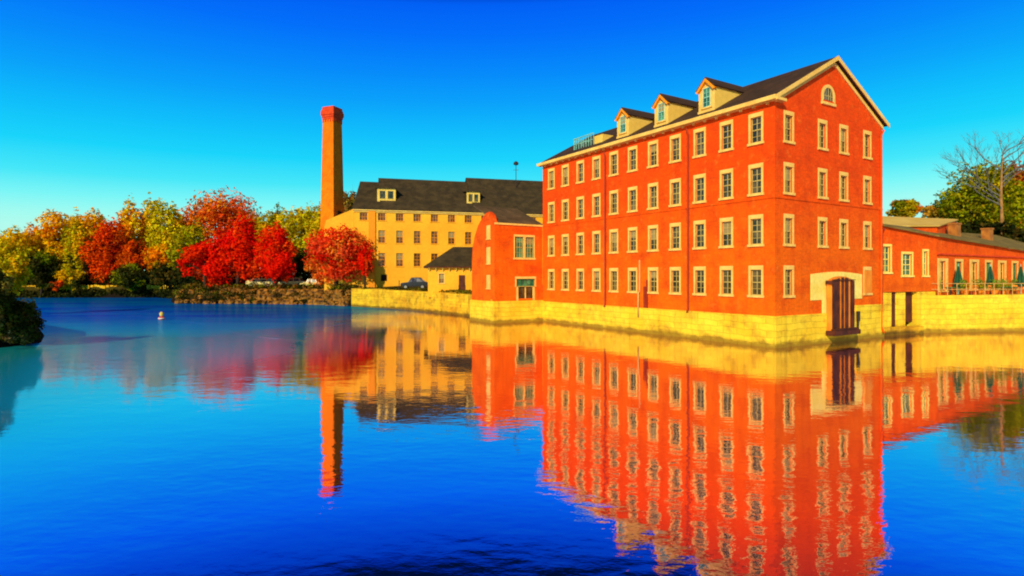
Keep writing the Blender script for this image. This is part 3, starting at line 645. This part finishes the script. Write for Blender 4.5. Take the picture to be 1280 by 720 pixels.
MB().lathe([(.4,.70),(.42,.72),(.42,.75),(.0,.752)], k=16).build('tabletop', 'green_paint', tb); MB().lathe([(.25,0),(.05,.05),(.04,.70)], k=8).build('leg', 'metal', tb)
chr_ = thing('cafe_chair', 'brown slatted cafe chair on the terrace behind the handrail', 'chair', (PX(1211, 48.4), 48.4, 2.92), .4, group='cafe chairs on the terrace')
MB().box(-.22,.22,-.22,.22,.43,.47).build('seat', 'wood_orange', chr_); MB().box(-.22,.22,.19,.22,.62,.70).box(-.22,.22,.19,.22,.78,.9).box(-.22,-.19,.19,.22,.47,.9).box(.19,.22,.19,.22,.47,.9).build('backrest', 'wood_orange', chr_)
for sx in (-1, 1):
    for sy in (-1, 1): MB().tube([(sx*.19, sy*.19, .43), (sx*.21, sy*.21, 0)], .018, 6).build('leg', 'metal', chr_)
for px in (1224, 1252, 1265):
    c = copy_tree(tb); c.location = (PX(px, 49.2), 49.2, 2.92)
for px, r in ((1181, 1.), (1218, 2.), (1230, 3.4), (1246, 1.5), (1259, .3), (1271, 2.6)):
    c = copy_tree(chr_); c.location = (PX(px, 49.1), 49.1+.3*math.sin(px), 2.92); c.rotation_euler.z = r
# ------------------------------------------------------------------ foliage
def leaves(name, clumps, n, size, parent=None, up=.35, jitter=.17):
    """clumps: list of (centre, radii, colour)"""
    vol = np.array([max(c[1])**2 for c in clumps]); cnt = np.maximum(1, (n*vol/vol.sum()).astype(int)); V = []; C = []
    for (c, r, colr), m_ in zip(clumps, cnt):
        d = rng.normal(size=(m_, 3)); d /= np.linalg.norm(d, axis=1)[:, None]; rad = rng.random(m_)**.28
        wob = 1+.22*np.sin(d[:,0]*5+c[0])+.18*np.sin(d[:,2]*7+c[1])
        p = np.array(c)+d*np.array(r)*(rad*wob)[:, None]
        nr = d*.9+rng.normal(size=(m_, 3))*.55; nr[:, 2] += up; nr /= np.linalg.norm(nr, axis=1)[:, None]
        a = np.cross(nr, rng.normal(size=(m_, 3))); a /= np.linalg.norm(a, axis=1)[:, None]; b_ = np.cross(nr, a)
        s = size*(.55+.9*rng.random(m_))[:, None]
        q = np.stack([p-a*s*.5, p-b_*s*.32, p+a*s*.5, p+b_*s*.32], 1)
        V.append(q.reshape(-1, 3)); col = np.array(colr)*(1+jitter*rng.normal(size=(m_, 1)))*(1+.12*rng.normal(size=(m_, 3))); C.append(np.clip(np.repeat(col, 4, 0), .001, .95))
    V = np.concatenate(V); C = np.concatenate(C); nv = len(V); nf = nv//4
    me = bpy.data.meshes.new(name); me.vertices.add(nv); me.vertices.foreach_set('co', V.ravel().astype(np.float32))
    me.loops.add(nv); me.loops.foreach_set('vertex_index', np.arange(nv, dtype=np.int32)); me.polygons.add(nf)
    me.polygons.foreach_set('loop_start', np.arange(0, nv, 4, dtype=np.int32)); me.update(calc_edges=True)
    at_ = me.color_attributes.new('leaf_color', 'FLOAT_COLOR', 'POINT'); at_.data.foreach_set('color', np.concatenate([C, np.ones((nv, 1))], 1).ravel().astype(np.float32))
    me.materials.append(M['leaf']); return link(name, me, parent)
RED = [(.95,.014,.003), (.92,.035,.003), (.85,.008,.006), (.95,.08,.005)]
REDO = [(.95,.06,.01), (.95,.22,.02), (.95,.08,.02), (.9,.03,.005)]
ORG = [(.95,.26,.004), (.95,.13,.004), (.95,.40,.006), (.8,.12,.004)]
YEL = [(.95,.58,.008), (.95,.47,.004), (.95,.66,.02), (.9,.52,.006)]
YGR = [(.58,.48,.006), (.75,.58,.01), (.42,.40,.005), (.85,.52,.008)]
OLV = [(.34,.32,.006), (.46,.35,.006), (.22,.23,.006), (.6,.4,.008)]
GRN = [(.22,.26,.005), (.34,.34,.006), (.14,.19,.004), (.45,.34,.006)]
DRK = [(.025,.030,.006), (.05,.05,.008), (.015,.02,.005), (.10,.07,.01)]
BRG = [(.9,.16,.01), (.9,.26,.01), (.55,.30,.14), (.8,.09,.01)]
def tree(name, label, cat, cx, top, bot, hw, Y, pal, shape='round', n=3600, leaf=.50, trunk='bark', group=None, lean=0, depth=None, nclump=34, gap=1.0, base=None):
    m_ = Y/F; x = PX(cx, Y); zt, zb = PZ(top, Y), PZ(bot, Y); R = hw*m_; g = gz(x, Y) if base is None else base
    t = thing(name, label, cat, (x, Y, g-.2), 0, group); H = zt-zb; cz = (zt+zb)/2-g+.2; D = depth or R*.8
    cl = []
    for i in range(nclump):
        d = rng.normal(size=3); d /= np.linalg.norm(d); q = rng.random()**.33*.86
        px_, py_, pz_ = d[0]*q, d[1]*q, d[2]*q
        if shape == 'cone': s = 1.0-.5*(pz_+1)/2*1.15; px_ *= s*1.12; py_ *= s*1.12
        elif shape == 'tall': s = 1-.25*abs(pz_); px_ *= s; py_ *= s
        elif shape == 'dome': pz_ = pz_*.9 if pz_ > 0 else pz_*.95; px_ *= (1.0 if pz_ < 0 else 1.0)
        r = (.20+.18*rng.random())*gap
        c = (px_*R+lean*pz_*R, py_*D, cz+pz_*H/2)
        colr = pal[rng.choice(len(pal), p=[.42,.26,.2,.12])]; sh = .80+.35*rng.random()
        cl.append((c, (r*R*1.15, r*D*1.15, r*H*.5*1.2), tuple(q_*sh for q_ in colr)))
    leaves('crown', cl, int(n*1.7), leaf*1.12, t)
    tk = MB(); tr_ = max(.16, R*.06); top_ = cz+H*.25
    tk.tube([(0,0,0), (.1*tr_,0,cz*.35), (lean*.2,0,cz*.75), (0,0,top_)], [tr_*1.3, tr_, tr_*.7, tr_*.25], 8)
    for i in range(0, nclump, 4):
        c = Vector(cl[i][0]); s0 = Vector((0, 0, cz*.45+(c.z-cz*.45)*.35)); mid = s0.lerp(c, .5)+Vector((0,0,.25)); tk.tube([s0, mid, c], [tr_*.45, tr_*.28, .04], 5)
    tk.build('trunk', trunk, t, smooth=True); return t
# --- right side
tree('autumn_tree', 'small rounded ochre tree beyond the pale roof, close to the tall mill', 'tree', 1131, 249, 274, 19, 112, ORG[:1]+OLV[1:], n=2200, leaf=.5, base=4)
tree('autumn_tree', 'small brownish orange tree left of the big green tree behind the low range', 'tree', 1177, 254, 282, 22, 100, [(.55,.22,.02),(.6,.3,.02),(.3,.2,.02),(.4,.1,.01)], n=2200, base=4)
tree('broadleaf_tree', 'large olive green tree behind the low brick range', 'tree', 1222, 209, 305, 46, 84, GRN[1:2]+GRN+[], n=9000, leaf=.45, nclump=60, base=4) if False else None
tree('broadleaf_tree', 'large olive green tree behind the low brick range', 'tree', 1232, 209, 305, 54, 84, [GRN[1], OLV[0], GRN[0], OLV[1]], n=9000, leaf=.42, nclump=60, base=4)
tree('autumn_tree', 'rust orange tree standing at the right edge above the green tree', 'tree', 1272, 207, 300, 40, 92, [(.62,.16,.02),(.5,.24,.02),(.45,.1,.015),(.3,.22,.02)], n=7000, leaf=.42, nclump=50, base=4)
tree('broadleaf_tree', 'near-black tree standing in for shade behind the two chimney stacks of the low range', 'tree', 1225, 278, 318, 62, 78, DRK, n=4500, leaf=.5, nclump=40, base=4)  # shade above the range roof put in as near-black leaf colour
def bare(name, label, px, topy, basey, Y, spread, base, seed, mat='twig', tmat='bark_pale'):
    rnd = random.Random(seed); x = PX(px, Y); t = thing(name, label, 'tree', (x, Y, base)); H = PZ(topy, Y)-base
    tk = MB(); tw_ = MB(); tk.tube([(0,0,0), (.1,0,H*.3), (-.1,0,H*.55), (.1,0,H*.8)], [.35,.26,.17,.06], 8)
    def grow(p, d, l, r, dep):
        e_ = p+d*l; m2 = p.lerp(e_, .5)+Vector((rnd.uniform(-.1,.1), 0, rnd.uniform(0,.1)))*l; tw_.tube([p, m2, e_], [r, r*.75, r*.5], 5)
        if dep == 0: return
        for _ in range(rnd.choice((2, 3, 3))):
            nd = (d+Vector((rnd.uniform(-.75,.75), rnd.uniform(-.5,.5), rnd.uniform(-.15,.5)))).normalized(); grow(e_, nd, l*rnd.uniform(.6,.82), r*.55, dep-1)
    for i in range(13):
        z = H*(.45+.35*i/12); a = rnd.uniform(0, 6.28); d = Vector((math.cos(a)*spread, math.sin(a)*.6, .75)).normalized(); grow(Vector((0,0,z)), d, H*.145*(1.15-.4*i/12), .11, 4)
    tk.build('trunk', tmat, t, smooth=True); tw_.build('branches', mat, t); return t
bare('bare_tree', 'leafless grey tree rising above the autumn foliage at the right', 1252, 156, 300, 76, 1.15, 4.0, 5)
# --- centre and left, back to front
G1 = 'autumn trees on the far bank'
tree('autumn_tree', 'broad rust orange domed tree with greyish bare top behind the red maples', 'tree', 275, 239, 330, 54, 140, [BRG[0], BRG[1], BRG[3], BRG[2]], 'dome', n=6000, leaf=.62, nclump=60, group=G1)
tree('autumn_tree', 'tree with rusty olive leaves standing between the chimney and ochre mill', 'tree', 436, 237, 290, 12, 118, [(.45,.2,.03),(.3,.2,.03),(.5,.3,.04),(.2,.12,.03)], n=1500, leaf=.5)
tree('autumn_tree', 'yellow green tree left of the chimney foot', 'tree', 380, 257, 335, 32, 118, [YGR[0], YGR[1], OLV[1], YEL[0]], n=4200, nclump=40, leaf=.52, group=G1)
tree('autumn_tree', 'yellow green tree touching the left side of the chimney', 'tree', 400, 262, 340, 20, 114, [YGR[1], YGR[3], OLV[0], YEL[1]], 'tall', n=2400, leaf=.5, group=G1)
tree('autumn_tree', 'golden olive tree showing between the two red maples', 'tree', 328, 264, 335, 30, 120, [YGR[3], YGR[0], YEL[1], OLV[1]], n=3400, leaf=.52, group=G1)
tree('autumn_tree', 'small green tree top poking above the golden ones left of the chimney', 'tree', 345, 256, 300, 10, 126, OLV, 'tall', n=900, leaf=.5, group=G1)
tree('autumn_tree', 'olive green tree at the left shoulder of the large red maple', 'tree', 240, 280, 345, 26, 116, [YGR[0], OLV[1], YGR[2], OLV[0]], n=3000, leaf=.52, group=G1)
tree('autumn_tree', 'tall yellow green tree with pointed top left of the rust domed tree', 'tree', 206, 250, 350, 25, 132, [YGR[0], YGR[1], YEL[3], YGR[2]], 'tall', n=4200, nclump=40, leaf=.58, group=G1)
tree('autumn_tree', 'tall orange tree with slim peak left of the pointed yellow green tree', 'tree', 186, 245, 345, 15, 136, [ORG[2], YEL[1], YGR[1], ORG[0]], 'tall', n=2600, leaf=.58, group=G1)
tree('autumn_tree', 'orange topped tree with olive lower leaves above the crimson orange one', 'tree', 165, 252, 345, 20, 134, [ORG[2], YGR[3], ORG[0], YEL[0]], 'tall', n=3200, leaf=.58, group=G1)
tree('autumn_tree', 'small orange tree low down in front of the pointed yellow green tree', 'tree', 198, 304, 350, 17, 126, [ORG[0], ORG[2], YEL[1], OLV[1]], n=1900, leaf=.52, group=G1)
tree('autumn_tree', 'golden tree behind and above the crimson orange one', 'tree', 112, 263, 345, 28, 140, [ORG[2], YEL[1], YGR[1], YEL[0]], n=3400, leaf=.6, group=G1)
tree('autumn_tree', 'olive and gold narrow tree between golden and crimson orange trees', 'tree', 93, 270, 352, 16, 132, [YGR[0], YGR[3], YEL[3], OLV[0]], 'tall', n=2200, leaf=.55, group=G1)
tree('autumn_tree', 'bright golden round tree on the far bank at the left', 'tree', 60, 263, 335, 30, 134, [YEL[1], ORG[2], YEL[0], ORG[0]], n=4400, nclump=42, leaf=.58, group=G1)
tree('autumn_tree', 'crimson orange tree with dark heart on the far bank', 'tree', 138, 274, 352, 30, 127, [(.95,.10,.003), (.80,.05,.004), ORG[1], (.35,.02,.005)], n=5000, nclump=44, leaf=.52, group=G1)
tree('autumn_tree', 'red orange tree low right of the crimson orange one', 'tree', 166, 300, 352, 17, 125, [ORG[1], ORG[3], (.4,.05,.01), ORG[0]], n=2000, leaf=.5, group=G1)
tree('autumn_tree', 'pale yellow tree at far left edge behind the dark green bush', 'tree', 12, 290, 350, 30, 128, [YEL[3], YGR[1], YEL[0], OLV[1]], n=3400, leaf=.55, group=G1)
tree('dark_bush', 'tall dark green bush on the far bank below the golden round tree', 'bush', 52, 312, 360, 22, 122, [DRK[1], GRN[2], DRK[0], OLV[2]], n=2600, leaf=.5)
tree('golden_bush', 'gold and olive bush right of the dark green bush on the far bank', 'bush', 88, 325, 362, 17, 123, [YEL[3], OLV[1], YGR[0], DRK[1]], n=1800, leaf=.45)
tree('red_bush', 'low red bush at the waterside on the far left bank', 'bush', 70, 349, 362, 9, 121, [(.6,.05,.01), ORG[1], ORG[3], DRK[1]], n=700, leaf=.4, nclump=14)
tree('dark_bush', 'dark bush under the crimson orange tree', 'bush', 160, 328, 362, 22, 121, [DRK[1], OLV[2], DRK[0], OLV[0]], n=1800, leaf=.48)
tree('dark_bush', 'dark bush at the far left of the promontory, under the orange leaves', 'bush', 212, 325, 362, 22, 120, DRK, n=1800, leaf=.5)
tree('yellow_tree', 'pale yellow and olive tree on the left bank at the picture edge', 'tree', 8, 300, 366, 27, 66, [YGR[1], YEL[3], OLV[1], YGR[0]], n=4200, leaf=.30, nclump=44)
tree('red_maple', 'large scarlet maple with peaked crown, leftmost of the scarlet row', 'tree', 297, 271, 355, 35, 99, RED, 'cone', n=6500, nclump=52, leaf=.40, lean=.25, group='scarlet trees by the bank')
tree('red_maple', 'low scarlet maple spreading at the left foot of the large peaked one', 'tree', 256, 303, 356, 30, 98, RED, 'round', n=4600, nclump=40, leaf=.40, group='scarlet trees by the bank')
tree('red_maple', 'scarlet maple with rounded peak, middle of the scarlet row', 'tree', 344, 281, 351, 30, 98, RED, 'cone', n=5200, nclump=44, leaf=.40, group='scarlet trees by the bank')
tree('red_maple', 'orange red maple with feathery top in front of the ochre mill corner', 'tree', 420, 283, 352, 43, 93.5, [REDO[0], REDO[1], RED[0], REDO[2]], 'round', n=8500, nclump=80, leaf=.38, group='scarlet trees by the bank')
tree('red_maple', 'small scarlet maple against the mill pilaster, rightmost of the scarlet row', 'tree', 456, 312, 354, 10, 92, [RED[0], RED[2], RED[3], REDO[0]], 'tall', n=1100, nclump=16, leaf=.34, group='scarlet trees by the bank')
# near left bank
tree('waterside_bush', 'dark olive bush hanging over the water at the left edge', 'bush', 6, 364, 428, 36, 37.5, [DRK[1], DRK[0], (.10,.11,.01), (.3,.2,.06)], n=6500, leaf=.17, nclump=60, gap=.75, base=.5, depth=2.2)
tree('overhanging_bush', 'tall ragged dark bush leaning in from the left edge above the waterside bush', 'bush', -14, 335, 400, 26, 35, [DRK[1], (.25,.2,.03), DRK[0], (.4,.28,.05)], n=3200, leaf=.17, nclump=40, base=1.0, depth=1.5, gap=.7)
tree('waterside_bush', 'twiggy brown olive bush at the tip of the near left bank', 'bush', 30, 392, 430, 17, 38, [(.14,.09,.03), DRK[1], DRK[0], (.4,.28,.12)], n=3000, leaf=.15, nclump=26, base=.3, depth=1.3)
# undergrowth and far woodland as masses
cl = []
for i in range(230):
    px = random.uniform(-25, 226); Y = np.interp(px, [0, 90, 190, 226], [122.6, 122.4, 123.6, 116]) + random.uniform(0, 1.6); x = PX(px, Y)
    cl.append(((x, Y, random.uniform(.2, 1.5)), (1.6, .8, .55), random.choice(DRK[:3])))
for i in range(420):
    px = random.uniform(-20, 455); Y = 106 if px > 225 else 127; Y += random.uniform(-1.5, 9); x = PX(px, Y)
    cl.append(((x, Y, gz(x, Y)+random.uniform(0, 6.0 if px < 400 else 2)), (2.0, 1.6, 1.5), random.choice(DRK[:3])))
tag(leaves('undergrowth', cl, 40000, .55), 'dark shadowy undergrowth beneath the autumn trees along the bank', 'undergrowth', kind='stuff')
cl = []
for i in range(260):
    x = random.uniform(-190, 5); Y = random.uniform(150, 172); cl.append(((x, Y, random.uniform(4, 15)), (4.5, 4, 3.2), random.choice(OLV[:2]+YGR[:2]+DRK[:2])))
for i in range(120):
    x = random.uniform(95, 190); Y = random.uniform(115, 135); cl.append(((x, Y, random.uniform(4, 12)), (4.5, 4, 3), random.choice(OLV+GRN)))
tag(leaves('far_wood', cl, 22000, .9), 'distant olive woodland closing the view behind the nearer trees', 'woodland', kind='stuff')
cl = []
for i in range(380):
    px = random.uniform(222, 445); Y = np.interp(px, [222, 300, 400, 445], [98.2, 97.4, 95, 90])+random.uniform(-1.2, 2); x = PX(px, Y); cl.append(((x, Y, gz(x, Y)+random.uniform(.0, .6)), (.9, .8, .5), random.choice(DRK+OLV[2:3]+[(.3,.12,.02)])))
for i in range(170):
    px = random.uniform(222, 440); Y = np.interp(px, [221, 260, 300, 352, 400, 445], [96.8, 95.2, 95.9, 94.9, 92.5, 87.6])+random.uniform(0, 1.2); cl.append(((PX(px, Y), Y, random.uniform(.1, 1.9)), (.7, .5, .35), random.choice(DRK)))
for i in range(90):
    t = random.random()*2.99; k = int(t); a, b_ = Vector(QP[k]), Vector(QP[k+1]); p = a.lerp(b_, t-k)+Vector((.6, .8))*random.uniform(1.0, 3.2); cl.append(((p.x, p.y, 2.62+random.uniform(0, .22)), (.9, .7, .18), random.choice([(.16,.13,.01), (.10,.09,.01), (.05,.05,.008)])))
tag(leaves('ground_cover', cl, 26000, .27), 'low dark plants along the top of the rocky bank', 'plants', kind='stuff')
# terrace planting
for i, px in enumerate((1172, 1206, 1226, 1243, 1256, 1268)):
    Y = 48.0+.35*i; t = thing('planter_shrub', 'green shrub in a terracotta tub on the terrace', 'potted plant', (PX(px, Y), Y, 2.92), 0, 'shrubs in tubs on the terrace')
    MB().lathe([(.2,0),(.27,.4),(.3,.42),(.3,.47),(.25,.47)], k=12).build('tub', 'wood_orange', t)
    leaves('foliage', [((random.uniform(-.2,.2), 0, .7+.25*j), (.42,.35,.3), GRN[1] if j % 2 else (.2,.34,.03)) for j in range(3)], 420, .12, t)
# ------------------------------------------------------------------ boulders on the bank
def rock_mesh(seed):
    bm = bmesh.new(); bmesh.ops.create_icosphere(bm, subdivisions=3, radius=1)
    for v in bm.verts:
        n_ = noise.fractal(v.co*1.3+Vector((seed*9, 0, 0)), 1, 2, 4); v.co *= 1+.45*n_
        v.co = Vector([math.copysign(abs(c)**.8, c) for c in v.co])
    me = bpy.data.meshes.new('boulder'); bm.to_mesh(me); bm.free(); me.materials.append(M['rock'])
    return me
rk_ = [rock_mesh(i) for i in range(7)]
for i in range(72):
    px = 224+i*3.0+random.uniform(-2, 2); Ys = np.interp(px, [221, 260, 300, 352, 400, 445], [97, 95.6, 96.3, 95.3, 92.8, 87.6])
    lvl = i % 3; Y = Ys+.15+.55*lvl+random.uniform(-.1, .2); s = random.uniform(.5, 1.0)*(1.1 if px > 285 else .7)
    o = link('boulder', rk_[i % 7], None, (PX(px, Y), Y, .2+.85*lvl+random.uniform(-.1,.1)), random.uniform(0, 6)); o.scale = (s*1.25, s*.8, s*.72)
    tag(o, 'orange brown boulder packed in the bank below the scarlet trees', 'boulder', 'boulders packed along the bank')
# low pale walls on the far bank
for a, b_, lab in ((84, 146, 'low pale stone wall on the far bank below the golden trees'), (184, 222, 'low pale stone wall on the far bank left of the scarlet trees'), (28, 50, 'short pale stone wall at far left on the far bank')):
    mbw = MB(); n = int((b_-a)/4)
    for i in range(n):
        x0, x1 = PX(a+(b_-a)*i/n, 124.2), PX(a+(b_-a)*(i+1)/n, 124.2); mbw.box(x0, x1-.06, 124.0+.2*math.sin(i), 124.9, 1.0, 2.65+random.uniform(-.15,.15))
    tag(mbw.build('stone_wall', 'stone2', bevel=.04), lab, 'stone wall')
# ------------------------------------------------------------------ cars
def car(label, px, Y, paint, rot=0, h=1.5, l=4.4, van=False):
    x = PX(px, Y); t = thing('parked_car', label, 'car', (x, Y, gz(x, Y)+.02), rot, 'cars parked behind the bank')
    if van: P_ = [(-.5,.35),(-.5,.95),(-.44,1.05),(-.30,1.25),(-.24,1.32),(.46,1.32),(.5,1.2),(.5,.35)]
    else: P_ = [(-.5,.35),(-.5,.72),(-.47,.80),(-.24,.90),(.42,.95),(.5,.88),(.5,.35)]
    body = MB(); hw = .86; sc = h/1.5
    body.prism([(u*l, -hw, z*sc) for u, z in P_], [(u*l, hw, z*sc) for u, z in P_]); bo = body.build('body', paint, t, bevel=.05)
    if van:
        MB().box(-.28*l, .42*l, -hw-.012, -hw-.002, .88*sc, 1.22*sc).build('window', 'car_glass', t); MB().box(-.28*l, .42*l, hw+.002, hw+.012, .88*sc, 1.22*sc).build('window', 'car_glass', t)
    else:
        c0 = [(-.23,.91),(-.10,1.42),(.24,1.45),(.42,.96)]
        cab = MB(); cab.prism([(u*l, -hw*.92+(.12 if z > 1 else 0), z*sc) for u, z in c0], [(u*l, hw*.92-(.12 if z > 1 else 0), z*sc) for u, z in c0]); cab.build('window', 'car_glass', t)
        rf_ = MB().box(-.09*l, .235*l, -hw*.80, hw*.80, 1.43*sc, 1.50*sc)
        for u in (-.17, .07, .33): rf_.prism([((u-.012)*l,-hw*.95,.92*sc),((u+.012)*l,-hw*.95,.92*sc),((u*.75+.03)*l,-hw*.80,1.46*sc),((u*.75+.01)*l,-hw*.80,1.46*sc)], [((u-.012)*l,-hw*.88,.92*sc),((u+.012)*l,-hw*.88,.92*sc),((u*.75+.03)*l,-hw*.74,1.46*sc),((u*.75+.01)*l,-hw*.74,1.46*sc)])
        rf_.build('roof', paint, t)
    for u in (-.31, .31):
        for s in (-1, 1):
            w = link('wheel', None, t, (u*l, s*(hw-.05), .33)); w.rotation_euler.x = math.pi/2
            MB().lathe([(.22,-.12),(.33,-.10),(.33,.10),(.22,.12)], k=16).build('tyre', 'rubber', w); MB().lathe([(.2,-.13),(.21,.13)], k=12).build('rim', 'rim', w)
    for s in (-1, 1): MB().box(-.5*l-.02, -.5*l+.05, s*.62-.15, s*.62+.15, .6*sc, .72*sc).build('headlight', 'white_paint', t)
    return t
car('cream van with side windows parked under the scarlet trees, leftmost of the parked cars', 327, 101, 'car_pale', 0, 1.7, 4.8, True)
car('cream saloon parked under the middle scarlet maple', 366, 101, 'car_pale', .1)
car('cream hatchback parked right of the middle scarlet maple', 389, 100, 'car_pale', .05, 1.5, 3.4)
car('cream van with dark side windows parked at the corner of the ochre mill', 424, 95, 'car_pale', .1, 1.75, 3.9, True)
car('dark car parked in front of the ochre mill beside the yellow house', 518, 87, 'car_dark', .1, 1.75, 4.0)
# buoy
bx, by = at0(202, 399.5); bu = thing('buoy', 'small buoy with yellow top and red float on the open water', 'buoy', (bx, by, -.15))
MB().lathe([(.05,0),(.34,.12),(.42,.32),(.34,.5),(.12,.58)], k=16).build('float', 'red_paint', bu, smooth=True); MB().lathe([(.12,.58),(.24,.7),(.27,.95),(.14,1.12),(.0,1.16)], k=14).build('top_mark', 'yellow_paint', bu, smooth=True)
MB().lathe([(.43,.28),(.445,.34),(.43,.40)], k=16).build('collar', 'white_paint', bu); bu.scale = (.78,.78,.85)
# ------------------------------------------------------------------ light, sky, camera
SUN = Vector((-.38, -.925, math.tan(math.radians(27)))).normalized(); EL = math.asin(SUN.z)
sl_ = bpy.data.lights.new('sun', 'SUN'); sl_.energy = 4.9; sl_.angle = math.radians(.5); sl_.color = (1, .84, .52)
so = link('sun', sl_); so.rotation_euler = SUN.to_track_quat('Z', 'Y').to_euler(); so['kind'] = 'structure'
w = bpy.data.worlds.new('World'); S.world = w; w.use_nodes = True; nt = w.node_tree; bg = nt.nodes['Background']
sky = nt.nodes.new('ShaderNodeTexSky'); sky.sky_type = 'NISHITA'; sky.sun_disc = False; sky.sun_elevation = EL; sky.sun_rotation = math.atan2(SUN.x, SUN.y) % (2*math.pi)
tc = nt.nodes.new('ShaderNodeTexCoord'); sp = nt.nodes.new('ShaderNodeSeparateXYZ'); nt.links.new(tc.outputs['Generated'], sp.inputs[0])
az = math_(nt, 'MULTIPLY', sp.outputs[0], -.022); zz = math_(nt, 'ADD', sp.outputs[2], az)
cr = nt.nodes.new('ShaderNodeValToRGB'); nt.links.new(math_(nt, 'MULTIPLY', zz, 1.6, True), cr.inputs[0])
el = cr.color_ramp.elements
def sr(c): return tuple(((x/255+.055)/1.055)**2.4 if x > 10 else x/255/12.92 for x in c)+(1,)
stops = [(0, (170,255,238)), (.08, (180,255,240)), (.10, (162,255,244)), (.125, (122,250,250)), (.155, (64,235,252)), (.195, (8,216,255)), (.235, (0,196,255)), (.285, (0,165,255)), (.33, (0,140,255)), (.385, (0,112,255)), (.425, (0,96,250)), (.440, (0,62,205)), (.456, (0,5,40))]
while len(el) > 1: el.remove(el[-1])
el[0].position = 0; el[0].color = sr(stops[0][1])
for p, c in stops[1:]:
    e_ = el.new(p/1.0*1.6 if False else min(1, (p*1.6))); e_.color = sr(c)
hs_ = nt.nodes.new('ShaderNodeHueSaturation'); hs_.inputs['Saturation'].default_value = 1.6; hs_.inputs['Value'].default_value = .10; nt.links.new(sky.outputs[0], hs_.inputs['Color'])
nt.links.new(mixc(nt, .93, hs_.outputs[0], cr.outputs[0]), bg.inputs[0]); bg.inputs[1].default_value = 1.0
cam = bpy.data.cameras.new('camera'); cam.sensor_width = 36; cam.lens = F/1280*36; cam.shift_y = -15/1280; cam.clip_end = 6000; cam.clip_start = .1
co = link('camera', cam, None, (0, 0, CZ)); co.rotation_euler = (math.pi/2, 0, 0); S.camera = co
S.view_settings.view_transform = 'Standard'; S.view_settings.look = 'None'; S.view_settings.exposure = 0; S.view_settings.gamma = 1
S.cycles.filter_width = 2.0; S.cycles.max_bounces = 6; S.cycles.use_denoising = True
